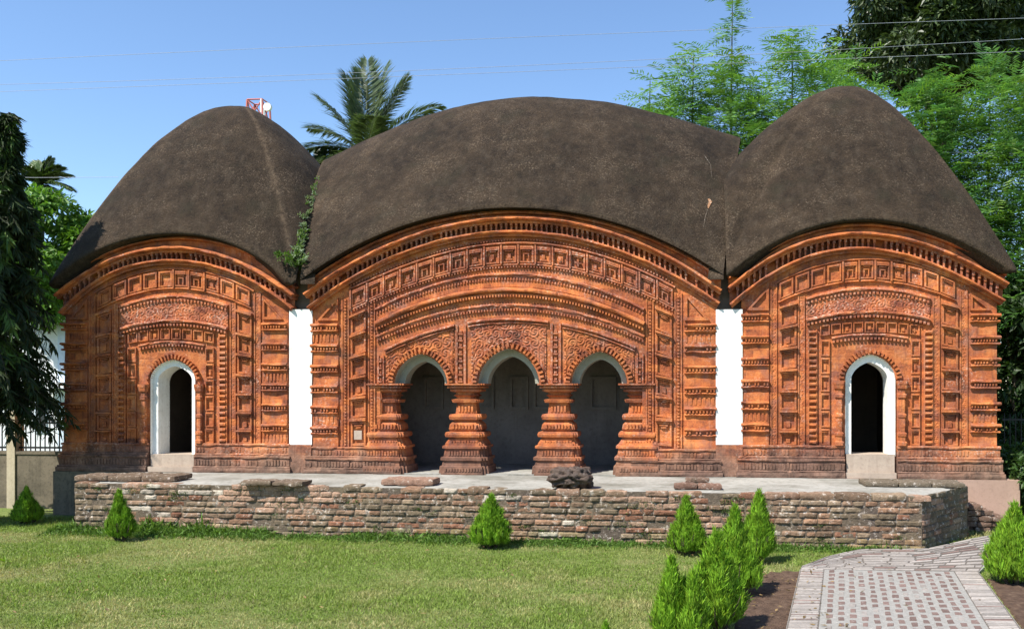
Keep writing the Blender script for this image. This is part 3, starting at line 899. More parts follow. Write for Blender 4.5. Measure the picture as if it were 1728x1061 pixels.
    m_.build("carved_frieze", M['terra_red'], root, smooth=True)
    # inner panels
    ip = S['iparc']; fb3, xa, xb = arc3(ip[0], ip[1], ip[4], ip[5]); ft3, _, _ = arc3(ip[0], ip[1], ip[2], ip[3])
    n = S['nip']
    for i in range(n):
        a = xa + (xb - xa) * i / n; b = xa + (xb - xa) * (i + 1) / n; m = (a + b) / 2
        sl = float(fb3(m + .01) - fb3(m - .01)) / .02
        relief_panel(root, a + .006, b - .006, (lambda z0, x0, sl: (lambda x: z0 + (x - x0) * sl))(float(fb3(m)), m, sl), float(ft3(m) - fb3(m)), -.014, M['terra_plain'], 0, seed=i + 60)
    for (u0, u1) in S['ist']:
        a, b = X(u0), X(u1); um = (u0 + u1) / 2; zt = Z(um, S['istv']); k_ = 6
        for i in range(k_):
            z0 = base_t + (zt - base_t) * i / k_; hh = (zt - base_t) / k_ * .93
            relief_panel(root, a, b, flat(z0), hh, -.014, M['terra_plain'], 0, seed=i + 80)
    for (u0, u1) in S['bal']:
        baluster_strip(root, u0, u1, base_t, Z((u0 + u1) / 2, S['balv']), M['terra_plain'], 20)
    # colonnettes beside the door
    for (u0, u1) in S['colo']:
        a, b = X(u0), X(u1); c = (a + b) / 2; hw = (b - a) / 2; z1 = Z((u0 + u1) / 2, S['colv']); hh = z1 - base_t
        m_ = MB()
        pr = [(0, 1.0), (.05, 1.0), (.07, .75), (.13, .75), (.15, .95), (.19, .95), (.21, .65), (.30, .72), (.42, .66), (.44, .85), (.48, .85), (.50, .62), (.62, .70), (.72, .60), (.74, .9), (.79, .9), (.80, .7), (.86, .7), (.88, 1.05), (.93, 1.15), (.95, 1.25), (1.0, 1.25)]
        lathe_sq(m_, c, -.03, [(base_t + q * hh, hw * w_) for q, w_ in pr], .2)
        m_.build("colonnette", M['terra'], root)
    # corner pilasters and triangular panels above
    for (u0, u1, o) in ((S['pil'][0], S['pil'][1], -1), (S['pil'][2], S['pil'][3], 1)):
        a, b = X(u0), X(u1); zt = Z((u0 + u1) / 2, S['pilv'])
        pilaster(root, a, b, base_t, zt, o, S.get('npil', 6), M['terra_plain'], int(u0), 1.0 if o == S['outer'] else .15)
        m_ = MB()
        if o < 0: tri = [(a + .08, zt + .05), (b, zt + .05), (b, float(f2(b)) - .17)]
        else: tri = [(a, zt + .05), (b - .08, zt + .05), (a, float(f2(a)) - .17)]
        tri = np.array(tri); c = tri.mean(0); t2 = c + (tri - c) * .66
        V = [(p[0], .01, p[1]) for p in tri] + [(p[0], -.045, p[1]) for p in tri] + [(p[0], -.045, p[1]) for p in t2] + [(p[0], -.008, p[1]) for p in t2]
        Q = []
        for i in range(3):
            j = (i + 1) % 3
            Q += [(i, j, 3 + j, 3 + i), (3 + i, 3 + j, 6 + j, 6 + i), (6 + i, 6 + j, 9 + j, 9 + i)]
        m_.add(V, Q); m_.build("triangular_panel", M['terra_plain'], root)
    for (u0, u1) in S['strips']:
        a, b = X(u0), X(u1)
        zt = min(float(f2(a)), float(f2(b))) - .14
        if S['parc'][0] < u0 < S['parc'][1]: zt = min(float(fb(a)), float(fb(b))) - .06
        strip(root, u0, u1, base_t, zt, M['terra'], beads=False)
    # flat field around the door with its own rim
    m_ = MB()
    return root

SL = dict(outer=-1, sides=(0, .75, 0), wall=(111, 487), base=747, p=1.72, apex=(398, 184),
    edge=[(83, 481), (107, 461), (166, 421), (230, 402), (289, 394), (357, 402), (420, 425), (467, 457), (499, 490)],
    m1=[(88, 501), (187, 438), (240, 423), (289, 417), (340, 423), (391, 438), (491, 498)],
    m2=[(100, 526), (187, 460), (240, 444), (289, 438), (340, 445), (399, 462), (489, 518)],
    door=(256, 331, 607, 641, 766), inset=9,
    parc=(166, 425, 494, 457, 519, 484), np=10, orn=(5, 6, 7), st=(166, 190, 402, 427), led=(525, 563, 597, 631, 663, 694, 725),
    arcs=[(205, 386, 518, 501, .05, .075), (205, 386, 556, 542, .06, .10), (236, 346, 584, 577, .04, .06)],
    iparc=(217, 364, 563, 554, 580, 573), nip=8, ist=[(217, 232), (348, 363)], istv=584,
    bal=[(202, 213), (372, 384)], balv=563, colo=[(239, 252), (333, 345)], colv=648,
    pil=(111, 149, 444, 486), pilv=544, npil=6, strips=[(152, 163), (191, 201), (389, 399), (430, 441)], foot=.04)
SR = dict(outer=1, sides=(0, 0, 1.25), wall=(1251, 1682), base=751, p=1.50, apex=(1430, 150), pink=True, foot=.30,
    edge=[(1226, 466), (1262, 437), (1309, 408), (1397, 379), (1459, 371), (1530, 377), (1596, 397), (1663, 430), (1716, 464)],
    m1=[(1230, 486), (1290, 441), (1353, 410), (1459, 394), (1574, 416), (1640, 445), (1702, 479)],
    m2=[(1239, 508), (1290, 470), (1353, 436), (1459, 419), (1574, 445), (1630, 470), (1687, 502)],
    door=(1426, 1510, 598, 640, 766), inset=11,
    parc=(1313, 1612, 478, 441, 506, 471), np=11, orn=(4, 5, 6, 7), st=(1315, 1344, 1588, 1616), led=(513, 549, 585, 622, 658, 691, 726),
    arcs=[(1360, 1568, 505, 488, .05, .075), (1360, 1568, 541, 527, .06, .10), (1403, 1531, 571, 565, .045, .06)],
    iparc=(1382, 1552, 549, 543, 567, 561), nip=9, ist=[(1384, 1400), (1536, 1552)], istv=571,
    bal=[(1364, 1377), (1559, 1572)], balv=556, colo=[(1408, 1423), (1514, 1529)], colv=642,
    pil=(1251, 1297, 1636, 1681), pilv=529, npil=6, strips=[(1300, 1311), (1346, 1358), (1573, 1585), (1619, 1632)])
TL = side_temple(SL, "small terracotta temple with a domed four-sided roof, partly shaded by the drooping tree")
TR = side_temple(SR, "terracotta temple with the tallest domed roof, beside the pink foundation block and path")

# ------------------------------------------------------------------ the middle temple
def middle_temple():
    xl, xr = X(525), X(1210)
    root = thing("temple", "widest terracotta temple with three arches under a long curved ridge roof", "temple", ((xl + xr) / 2, 0, PLAT), "terracotta temples standing in a row")
    zb = PLAT; base_t = Z(870, 755); depth = 4.2
    edge = [(507, 474), (556, 437), (593, 416), (650, 393), (734, 366), (805, 354), (880, 350), (973, 357), (1058, 381), (1129, 413), (1221, 463)]
    fe, ea, eb = curve(edge, -.27)
    f1, a1, b1 = curve([(510, 498), (621, 430), (706, 394), (791, 374), (880, 368), (973, 377), (1086, 413), (1171, 459), (1217, 490)], -.19)
    f2, a2, b2 = curve([(517, 520), (621, 453), (706, 415), (791, 397), (880, 391), (1001, 408), (1114, 453), (1213, 511)], -.12)
    # roof: two curved slopes meeting on an arched ridge
    Ym = depth / 2
    fr, ra, rb = curve([(550, 271), (600, 246), (700, 204), (800, 176), (905, 164), (1000, 171), (1100, 189), (1180, 210), (1250, 233)], Ym)
    ns, nq = 120, 64
    s = np.linspace(0, 1, ns); q = np.linspace(-1, 1, nq * 2 + 1)
    A = np.zeros((ns, len(q) + 2, 3)); C = np.ones((ns, len(q) + 2, 3))
    for j, qq_ in enumerate(q):
        aq = abs(qq_)
        k_ = aq ** 1.25
        xa = ra + (ea - ra) * k_; xb = rb + (eb - rb) * k_
        xs = xa + (xb - xa) * s
        zr = fr(ra + (rb - ra) * s); ze = fe(ea + (eb - ea) * s) + .055
        A[:, j + 1, 0] = xs; A[:, j + 1, 1] = Ym + qq_ * (Ym + .27)
        A[:, j + 1, 2] = zr - (zr - ze) * aq ** 1.45 + (fbm(xs * 1.6, A[:, j + 1, 1] * 1.6, 8) - .5) * .05 * min(1, (1 - aq) * 6)
        C[:, j + 1, 0] = np.where((s < .006) | (s > .994), 0.45, 1.0) if aq < .985 else .6
    for j, src in ((0, 1), (-1, -2)):
        A[:, j] = A[:, src]; A[:, j, 2] -= .055
    m_ = MB(); m_.grid(A, col=C)
    # gable ends: thick verge and wall
    for e, sg in ((0, 1), (ns - 1, -1)):
        n_ = A.shape[1]; g = np.zeros((n_, 3, 3))
        g[:, 0] = A[e]; g[:, 1] = A[e] - np.array([0, 0, .07]); g[:, 2] = g[:, 1] + np.array([sg * .25, 0, 0])
        m_.grid(g, flip=sg > 0, col=np.full((n_ * 3, 3), .8))
    # soffit
    g = np.zeros((ns, 2, 3)); g[:, 0] = A[:, 0]; g[:, 1] = A[:, 0] + np.array([0, .3, 0]); m_.grid(g, col=np.ones((ns * 2, 3)))
    m_.build("roof", M['roof'], root, smooth=True)
    gw = MB()
    for e in (0, ns - 1):
        xg = xl + .02 if e == 0 else xr - .02
        prof = A[e, 1:-1]; ok = (prof[:, 1] > 0.02) & (prof[:, 1] < depth)
        pr = prof[ok]; g = np.zeros((len(pr), 2, 3))
        g[:, 0, 0] = g[:, 1, 0] = xg; g[:, 0, 1] = g[:, 1, 1] = pr[:, 1]; g[:, 1, 2] = pr[:, 2] - .05; g[:, 0, 2] = 2.6
        gw.grid(g)
    gw.build("gable_wall", M['terra_plain'], root)
    cornice(root, fe, f1, f2, max(a1, ea + .02), min(b1, eb - .02), nbr=80)
    # openings
    arches = [(667, 755, 597, 647), (808, 910, 588, 647), (965, 1058, 593, 647)]
    AR = []
    for (u0, u1, vt, vs) in arches:
        um = (u0 + u1) / 2
        AR.append((X(u0), X(u1), Z(um, vs), Z(um, vt)))
    zs0 = AR[1][2]
    xoL, xoR = X(642), X(1084)      # jambs beyond the half pillars
    w = MB(); top = lambda x: f2(x) + .02
    hf = lambda x, z: carve(x, z, .25 + .4 * np.clip(fbm(x * 1.3, z * 1.3, 7) * 3 - 1.2, 0, 1), 2)
    field(w, xl, xoL, flat(zb), top, hf); field(w, xoR, xr, flat(zb), top, hf)
    cuts = [xoL] + [c for a in AR for c in (a[0], a[1])] + [xoR]
    for i in range(len(cuts) - 1):
        a, b = cuts[i], cuts[i + 1]
        if b - a < .005: continue
        if i % 2 == 1:
            r_ = AR[i // 2]; field(w, a, b, arch_top(*r_), top, hf)
        else: field(w, a, b, flat(zs0), top, hf)
    # wall mass above the pillars, jamb reveals
    for i in range(0, len(cuts) - 1, 2):
        a, b = cuts[i], cuts[i + 1]
        w.box(a + .003, b - .003, .03, .48, zs0 + .001, zs0 + .12)
    w.box(xoL - .3, xoL, .02, .5, zb, zs0); w.box(xoR, xoR + .3, .02, .5, zb, zs0)
    w.build("wall", M['terra'], root, smooth=True)
    shell(root, xl, xr, depth, 2.9, M['terra_plain'])
    footing(root, xl - .1, xr + .1, -.16, depth + .1, M['oldwall'])
    p_ = MB(); plinth(p_, xl, X(669), zb, base_t, True, False); p_.build("plinth", M['plinth'], root)
    p_ = MB(); plinth(p_, X(1064), xr, zb, base_t, False, True); p_.build("plinth", M['plinth'], root)
    # porch behind the arches
    nich = []
    for u0, u1 in ((720, 745), (905, 935), (1000, 1036), (800, 830), (865, 888)):
        nich.append((X(u0, 1.95), X(u1, 1.95), Z(870, 686, 1.95), Z(870, 640, 1.95)))
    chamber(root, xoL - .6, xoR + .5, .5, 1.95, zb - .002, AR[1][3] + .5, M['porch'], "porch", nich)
    fl = MB(); fl.box(xoL, xoR, -.10, 1.9, zb - .03, zb + .012)
    fl.build("porch_floor", M['cement'], root)
    for i, (a, b, zs, zt) in enumerate(AR):
        ins = .105
        L_ = MB()
        out = arch_outline(a, b, zs, zt, zs); inn = arch_outline(a + ins, b - ins, zs, zt - .12, zs, point=.2)
        lining(L_, out, inn, -.03, .22, .5)
        field(L_, a - .25, b + .25, lambda x: np.maximum(arch_top(a + ins, b - ins, zs, zt - .12, .2)(x), zs), flat(zt + .5), lambda x, z: 0 * x, .5, .03)
        L_.build("arch_lining", M['lining'], root)
        dd = MB(); dentils(dd, a, b, zs, zt, .025, .105, -.006, 25, prot=.08)
        dd.build("arch_teeth", M['terra_plain'], root)
    # pillars
    def pillar(uc, name, side=0):
        pr = [(800, 43), (797, 43), (786, 41.5), (785, 38.5), (777, 37), (776, 40.5), (771, 40.5), (770, 36), (757, 34), (756, 38), (752, 38), (751, 34), (748, 33.5), (742, 29.5), (738, 27.5), (737, 33.5), (733, 34.5), (729, 33), (728, 26), (724, 28.5), (716, 27), (711, 22), (709, 20), (708, 27), (703, 28.5), (699, 27), (698, 18.5), (690, 17.5), (680, 16), (679, 23), (674, 24.5), (673, 17), (669, 17), (667, 21.5), (665, 18), (662, 18), (660, 26.5), (656.5, 27), (656, 22.5), (655, 22.5), (654.5, 31), (651.5, 31), (651, 26.5), (650, 26.5), (649.5, 34.5), (646, 34.5)]
        x = X(uc); m_ = MB()
        prof = [(Z(uc, v), hw * .0100) for v, hw in pr]
        prof[0] = (zb - .004, prof[0][1]); prof[-1] = (zs0 + .002, prof[-1][1])
        lathe_sq(m_, x, .25, prof, .13, 1.0, .92)
        m_.build(name, M['terra'], root)
        # rows of carved figures round the swellings
        pil_o = COL.objects[-1]; r = random.Random(int(uc))
        for (va, vb, hw) in ((794, 788, 42.4), (768, 759, 35.4), (748, 742, 32), (723, 715, 28.6), (695, 684, 18.2)):
            nn = int(hw / 3.2); k_ = MB()
            for i in range(nn):
                xq = x + (-1 + 2 * (i + .5) / nn) * hw * .0100 * .76
                k_.box(xq - .017, xq + .017, .25 - hw * .0092 - .014, .25 - hw * .0092 + .03, Z(uc, va), Z(uc, vb + r.uniform(0, 2)))
            k_.build("carved_band", M['terra_plain'], pil_o)
    for uc in (784, 941): pillar(uc, "pillar")
    pillar(648, "half_pillar"); pillar(1078, "half_pillar")
    # upper frieze of ornate panels
    fb, xa, xb = curve([(592, 521), (640, 499), (700, 477), (790, 452), (870, 444), (950, 450), (1040, 474), (1090, 495), (1137, 518)])
    n = 19
    for i in range(n):
        a = xa + (xb - xa) * i / n; b = xa + (xb - xa) * (i + 1) / n; m = (a + b) / 2
        sl = float(fb(m + .01) - fb(m - .01)) / .02
        relief_panel(root, a + .014, b - .014, (lambda z0, x0, sl: (lambda x: z0 + (x - x0) * sl))(float(fb(m)), m, sl), .29, -.02, M['terra_red'], 2, seed=i)
    mm = MB()
    sweep(mm, lambda x: fb(x) + .335, xa - .02, xb + .02, rprof(-.018, .018, .02, -.06), .05, .004, 1)
    sweep(mm, lambda x: fb(x) - .03, xa, xb, rprof(-.015, .02, .02, -.05), .05, .004, 2)
    for i in range(110):    # beads
        x = xa + (xb - xa) * (i + .5) / 110
        mm.box(x - .012, x + .012, -.055, 0, float(fb(x)) + .375, float(fb(x)) + .40)
        mm.box(x - .012, x + .012, -.045, 0, float(fb(x)) - .075, float(fb(x)) - .05)
    mm.build("frieze_moulding", M['terra_red'], root)
    # side stacks
    for (u0, u1, sg) in ((593, 619, 1), (1106, 1134, -1)):
        a, b = X(u0), X(u1)
        vs = [527 if sg > 0 else 523, 561, 598, 634, 668, 704, 752]
        zz = [Z((u0 + u1) / 2, v) for v in vs]
        for i in range(len(zz) - 1):
            sl = sg * max(0.02, .42 - .075 * i)
            relief_panel(root, a, b, (lambda z0, x0, sl: (lambda x: z0 + (x - x0) * sl))(zz[i + 1], (a + b) / 2, sl), (zz[i] - zz[i + 1]) * .94, -.014, M['terra'], 1, seed=i + 40)
    for (u0, u1) in ((577, 590), (622, 634), (1090, 1103), (1138, 1151)):
        a, b = X(u0), X(u1); zt = min(float(fb(np.clip(a, xa, xb))), float(fb(np.clip(b, xa, xb)))) - .04
        if u0 < 580 or u0 > 1135: zt = min(float(f2(a)), float(f2(b))) - .2
        strip(root, u0, u1, base_t, zt, M['terra'])
    # large arches over the openings
    arcs = [(636, 1087, 522, 461, .05, .07), (636, 1087, 547, 488, .085, .13), (636, 1087, 568, 513, .05, .06)]
    FA = []
    for (u0, u1, ve, vm, dn, pr) in arcs:
        um = (u0 + u1) / 2
        f, a, b = curve([(u0, ve), (u0 + (um - u0) * .45, vm + (ve - vm) * .36), (um, vm), (u1 - (u1 - um) * .45, vm + (ve - vm) * .36), (u1, ve)], 0, 2)
        FA.append((f, a, b)); m_ = MB()
        sweep(m_, f, a, b, rprof(-dn * .45, dn * .55, .02, -pr), .04, .006, int(ve))
        sweep(m_, lambda x: f(x) - dn * .75, a + .02, b - .02, sprof(-.015, .015, .02, -pr * .6), .04, .004, int(ve) + 1)
        k_ = int((b - a) / .05)
        for i in range(k_):
            x = a + (i + .5) * (b - a) / k_; z = float(f(x)) - dn * .5 - .05
            m_.box(x - .014, x + .014, -pr * .75, .01, z - .02, z + .018)
        m_.build("arch_moulding", M['terra_red'] if pr < .1 else M['terra_plain'], root)
    m_ = MB(); field(m_, FA[0][1], FA[0][2], lambda x: FA[1][0](x) + .06, lambda x: FA[0][0](x) - .07, lambda x, z: .03 + .004 * fbm(x * 20, z * 20, 3) + .006 * (np.sin(x * 90) > .93), 0, .012)
    m_.build("plain_frieze", M['terra_plain'], root, smooth=True)
    m_ = MB(); field(m_, FA[1][1], FA[1][2], lambda x: FA[2][0](x) + .03, lambda x: FA[1][0](x) - .07, lambda x, z: .02 + scroll(x, z, 1.2, 9, 140, 9), 0, .012)
    m_.build("carved_frieze", M['terra'], root, smooth=True)
    # lowest broken arch line and the carved spandrels
    fz, a, b = curve([(650, 592), (700, 570), (771, 549), (860, 541), (945, 547), (1020, 566), (1072, 588)], 0, 2)
    m_ = MB()
    for (u0, u1) in ((650, 768), (790, 926), (949, 1072)):
        sweep(m_, fz, X(u0), X(u1), rprof(-.02, .03, .02, -.07), .04, .005, u0)
        sweep(m_, lambda x: fz(x) - .05, X(u0) + .01, X(u1) - .01, rprof(-.015, .015, .02, -.05), .04, .005, u0 + 1)
    m_.build("arch_moulding", M['terra_red'], root)
    for k_, ((u0, u1), r_) in enumerate(zip(((652, 766), (796, 922), (952, 1070)), AR)):
        m_ = MB(); a, b = X(u0), X(u1); at = arch_top(r_[0] - .10, r_[1] + .10, r_[2], r_[3] + .11)
        cuts2 = sorted({a, b, *[c for c in (r_[0] - .10, r_[1] + .10) if a < c < b]})
        for i in range(len(cuts2) - 1):
            field(m_, cuts2[i], cuts2[i + 1], lambda x: np.maximum(at(x), zs0 + .02), lambda x: fz(x) - .07, lambda x, z: .012 + scroll(x, z, 1.35, 6.5, 125, 20 + k_), 0, .011)
        m_.build("carved_spandrel", M['terra_red'] if k_ == 1 else M['terra'], root, smooth=True)
    for (u0, u1) in ((769, 787), (929, 947), (638, 649), (1074, 1086)):
        a, b = X(u0), X(u1); zt = float(min(fz(a), fz(b))) + (.02 if 700 < u0 < 1000 else -.02)
        m_ = MB(); ww = b - a
        m_.box(a, a + .22 * ww, -.035, .01, zs0, zt); m_.box(b - .22 * ww, b, -.035, .01, zs0, zt)
        z = zs0 + .02
        while z < zt - .08:
            m_.box(a + .3 * ww, b - .3 * ww, -.05, .01, z, z + .03); m_.box(a + .38 * ww, b - .38 * ww, -.04, .01, z + .04, z + .075)
            z += .115
        m_.build("carved_strip", M['terra_red'], root)
    # corner pilasters
    for (u0, u1, o) in ((527, 572, -1), (1155, 1208, 1)):
        a, b = X(u0), X(u1); zt = Z((u0 + u1) / 2, 546)
        pilaster(root, a, b, base_t, zt, o, 6, M['terra_plain'], int(u0) + 3, .15)
        m_ = MB()
        if o < 0: tri = [(a + .10, zt + .05), (b, zt + .05), (b, float(f2(b)) - .17)]
        else: tri = [(a, zt + .05), (b - .10, zt + .05), (a, float(f2(a)) - .17)]
        tri = np.array(tri); c = tri.mean(0); t2 = c + (tri - c) * .66
        V = [(p[0], .01, p[1]) for p in tri] + [(p[0], -.045, p[1]) for p in tri] + [(p[0], -.045, p[1]) for p in t2] + [(p[0], -.008, p[1]) for p in t2]
        Q = []
        for i in range(3):
            j = (i + 1) % 3
            Q += [(i, j, 3 + j, 3 + i), (3 + i, 3 + j, 6 + j, 6 + i), (6 + i, 6 + j, 9 + j, 9 + i)]
        m_.add(V, Q); m_.build("triangular_panel", M['terra_plain'], root)
    # the pale replacement tile low in the first stack
    m_ = MB(); m_.box(X(599), X(612), -.045, -.01, Z(605, 741), Z(605, 726))
    m_.build("replacement_tile", M['sill'], root)
    return root
TM = middle_temple()

# ------------------------------------------------------------------ white recessed walls between the temples
for (u0, u1, lab) in ((488, 526, "narrow whitewashed wall between the shaded temple and the arched temple"), (1208, 1253, "narrow whitewashed wall between the arched temple and the tallest domed temple")):
    a, b = X(u0, -.05), X(u1, -.05); um = (u0 + u1) / 2
    r = thing("recessed_wall", lab, "wall", ((a + b) / 2, .2, PLAT), "whitewashed walls between temples")
    m_ = MB(); z0, z1, z2 = Z(um, 750, -.05), Z(um, 522, -.05), Z(um, 480, .2)
    xs = np.linspace(a, b, 16); zz = np.linspace(z0, z1, 50)
    XX, ZZ = np.meshgrid(xs, zz, indexing='ij')
    m_.grid(np.stack([XX, -.055 + .012 * fbm(XX * 5, ZZ * 3, 2), ZZ], -1)); m_.box(a + .002, b - .002, -.035, .5, PLAT, z1)
    m_.build("whitewashed_face", M['white'], r, smooth=True)
    m_ = MB(); m_.box(a, b, .17, .5, z1, z2 + .35); m_.build("dark_brick_top", M['dark_room'], r)  # dark-coloured block set back above the whitewashed face
    m_ = MB(); sweep(m_, flat(PLAT), a, b, [(0, .4), (0, -.10), (.12, -.09), (z0 - PLAT, -.065), (z0 - PLAT, .4)], .05, .006, 3)
    m_.build("base_course", M['plinth'], r)

# ------------------------------------------------------------------ the ruined brick platform
FL, FR, FC, FB = G(126, 897), G(1556, 931), G(1633, 906), None
yb_ = -.17
FL2 = np.array([FL[0] - .12, yb_, 0]); FC2 = np.array([FC[0] + .1, yb_, 0])
plat = thing("brick_platform", "ruined brick platform with a grey cement top running in front of the temples", "platform", ((FL[0] + FR[0]) / 2, FL[1], 0))
PLAT_POLY = [FL, FR, FC, FC2, FL2]
CH = PLAT / 9.0
def brick_patch(mb, o, t, nrm, L, H, d, col, rs):
    """one weathered brick face with rounded arrises"""
    nu, nv = max(5, int(L / .022)), 7
    u = np.linspace(0, 1, nu); v = np.linspace(0, 1, nv)
    UU, VV = np.meshgrid(u, v, indexing='ij')
    eu = np.minimum(UU, 1 - UU) * L; ev = np.minimum(VV, 1 - VV) * H
    rnd = np.minimum(1, np.minimum(eu, ev * 1.2) / .007)
    prof = (1 - (1 - rnd) ** 2)
    nz = fbm(UU * L * 14 + rs, VV * H * 14 + rs * 1.7, 6) - .5
    nz2 = fbm(UU * L * 40 + rs, VV * H * 40 + rs, 2, 2) - .5
    dep = d * prof + prof * (nz * .032 + nz2 * .016) - (1 - prof) * .004
    # uneven outline
    du = (fbm(VV * 3 + rs, UU * 0 + rs, 1) - .5) * .014 * np.sign(UU - .5) * (np.abs(UU - .5) > .45)
    dv = (fbm(UU * L * 8 + rs * 3, UU * 0 + rs, 4) - .5) * .016 * np.sign(VV - .5) * (np.abs(VV - .5) > .45)
    A = o[None, None] + t[None, None] * (UU * L + du)[..., None] + np.array([0, 0, 1.])[None, None] * (VV * H + dv)[..., None] + nrm[None, None] * dep[..., None]
    mb.grid(A, col=col)
def brick_colour(x, z, zone, r):
    base = np.array([[.32, .195, .13], [.36, .22, .145], [.24, .165, .115], [.37, .25, .175], [.31, .155, .10], [.34, .255, .18]][r.randrange(6)])
    if zone == 1: base = np.array([.45, .295, .215])
    if zone == 2: base = np.array([.60, .53, .45]) * r.uniform(.8, 1.15)
    if zone == 3: base = np.array([.23, .18, .125])
    return base * np.array([.90, .86, .80]) * r.uniform(.72, 1.18)
def brick_face(name, A, B, z1, seed, parent, grey=0.0, top_rag=True):
    m_ = MB(); r = random.Random(seed)
    A, B = np.array(A, float), np.array(B, float)
    L = np.linalg.norm((B - A)[:2]); t = (B - A) / L; t[2] = 0
    nrm = np.array([t[1], -t[0], 0])
    # mortar core
    c = np.array([.17, .13, .092])
    n = int(L / .05) + 2; nz_ = 22
    s = np.linspace(0, L, n); z = np.linspace(-.03, z1 - .012, nz_)
    SS, ZZ = np.meshgrid(s, z, indexing='ij')
    D = -.002 + .026 * (fbm(SS * 7, ZZ * 7, seed) - .5)
    cc = np.stack([c[0] * (1 + .8 * (fbm(SS * 3, ZZ * 3, 3) - .5)), c[1] * (1 + .8 * (fbm(SS * 3, ZZ * 3, 3) - .5)), c[2] * (1 + .5 * (fbm(SS * 3, ZZ * 3, 3) - .5))], -1)
    m_.grid(A + t * SS[..., None] + nrm * D[..., None] + np.array([0, 0, 1]) * ZZ[..., None], col=cc)
    rows = int(round(z1 / CH))
    for k in range(rows):
        s = -r.uniform(0, .2)
        zk = k * CH
        while s < L:
            bl = r.choice([.16, .21, .26, .31, .37]) * r.uniform(.85, 1.15)
            xm = s + bl / 2
            n1 = float(fbm(np.array(xm * .55 + seed), np.array(zk * 1.7), 21)); n2 = float(fbm(np.array(xm * .8 + seed), np.array(zk * 2.4 + 5), 33))
            zone = 0
            if n1 > .60: zone = 1
            elif n2 > .58 and r.random() < .6: zone = 2
            elif n2 < .36 or k >= rows - 1 and r.random() < .6: zone = 3
            if r.random() < grey: zone = 3 if r.random() < .6 else 0
            a, b = max(s, 0), min(s + bl, L)
            gap = .003 if zone == 1 else r.uniform(.006, .014)
            if b - a > .05 and not (r.random() < (.05 if k < rows - 1 else .22) and k > 0):
                col = brick_colour(xm, zk, zone, r)
                if k < 2: col = col * .85 + np.array([.03, .05, .012]) * r.uniform(0, 1.4)
                H = CH - (.001 if zone == 1 else r.uniform(.006, .018))
                wob = .010 * (float(vnoise(np.array(xm * 1.3), np.array(k * 3.1), 4)) - .5)
                o = A + t * (a + gap / 2) + np.array([0, 0, zk + .004 + wob])
                brick_patch(m_, o, t, nrm, b - a - gap, H, .012 + r.uniform(-.010, .012), col, r.uniform(0, 90))
            s += bl
    return m_.build(name, M['brick'], parent, smooth=True)
brick_face("front_wall", FL, FR, PLAT, 3, plat)
brick_face("chamfer_wall", FR, FC, PLAT, 5, plat, .75)
brick_face("end_wall", FC, FC2, PLAT, 8, plat, .6)
brick_face("end_wall", FL2, FL, PLAT, 9, plat, .5)
# cement top and its ragged edging courses
m_ = MB()
n = 150; ny = 40
g = np.zeros((n, ny, 3))
for i in range(n):
    f = i / (n - 1)
    fx = FL2[0] + (FC2[0] - FL2[0]) * f
    # front edge y at that x
    if fx < FL[0]: yf = FL2[1] + (FL[1] - FL2[1]) * (fx - FL2[0]) / (FL[0] - FL2[0])
    elif fx < FR[0]: yf = FL[1] + (FR[1] - FL[1]) * (fx - FL[0]) / (FR[0] - FL[0])
    elif fx < FC[0]: yf = FR[1] + (FC[1] - FR[1]) * (fx - FR[0]) / (FC[0] - FR[0])
    else: yf = FC[1] + (FC2[1] - FC[1]) * (fx - FC[0]) / (FC2[0] - FC[0])
    ys = np.linspace(yf + .02, 0.3, ny)
    g[i, :, 0] = fx; g[i, :, 1] = ys
    g[i, :, 2] = PLAT - .004 + .012 * (fbm(fx * 2 + ys * 0, ys * 2, 4) - .5) - np.where(ys < yf + .22, .02 * fbm(fx * 5 + ys * 0, ys * 5, 9), 0)
m_.grid(g)
m_.build("cement_top", M['cement'], plat, smooth=True)
r = random.Random(4)
def slab_block(mb, x0, x1, y0, y1, z0, z1, col, seed):
    """worn slab: subdivided box with rounded, eroded edges"""
    nx, ny_, nz_ = max(4, int((x1 - x0) / .04)), max(4, int((y1 - y0) / .05)), 4
    def face(fn, a, b):
        U, V_ = np.meshgrid(np.linspace(0, 1, a), np.linspace(0, 1, b), indexing='ij'); return fn(U, V_)
    c = np.array([(x0 + x1) / 2, (y0 + y1) / 2, (z0 + z1) / 2]); hs = np.array([(x1 - x0) / 2, (y1 - y0) / 2, (z1 - z0) / 2])
    for ax in range(3):
        for sg in (-1, 1):
            a, b = [(ny_, nz_), (nx, nz_), (nx, ny_)][ax]
            U, V_ = np.meshgrid(np.linspace(-1, 1, a), np.linspace(-1, 1, b), indexing='ij')
            Pp = np.zeros((a, b, 3)); i1, i2 = [(1, 2), (0, 2), (0, 1)][ax]
            Pp[..., ax] = sg; Pp[..., i1] = U; Pp[..., i2] = V_
            W_ = Pp * hs; rr = min(hs) * .55
            inner = np.clip(W_, -(hs - rr), hs - rr); dlt = W_ - inner
            ln = np.linalg.norm(dlt, axis=-1, keepdims=True); W_ = inner + dlt / np.maximum(ln, 1e-6) * rr
            wp = W_ + c
            nz1 = fbm(wp[..., 0] * 9 + seed, wp[..., 1] * 9 + wp[..., 2] * 13, 5) - .5
            dirv = Pp / np.linalg.norm(Pp, axis=-1, keepdims=True)
            wp = wp + dirv * (nz1 * .05 * min(1, min(hs) / .03))[..., None]
            mb.grid(wp, col=col, flip=(sg < 0) ^ (ax == 1))
s = 0.0; Lf = np.linalg.norm(FR - FL); tf = (FR - FL) / Lf; nf = np.array([tf[1], -tf[0], 0])
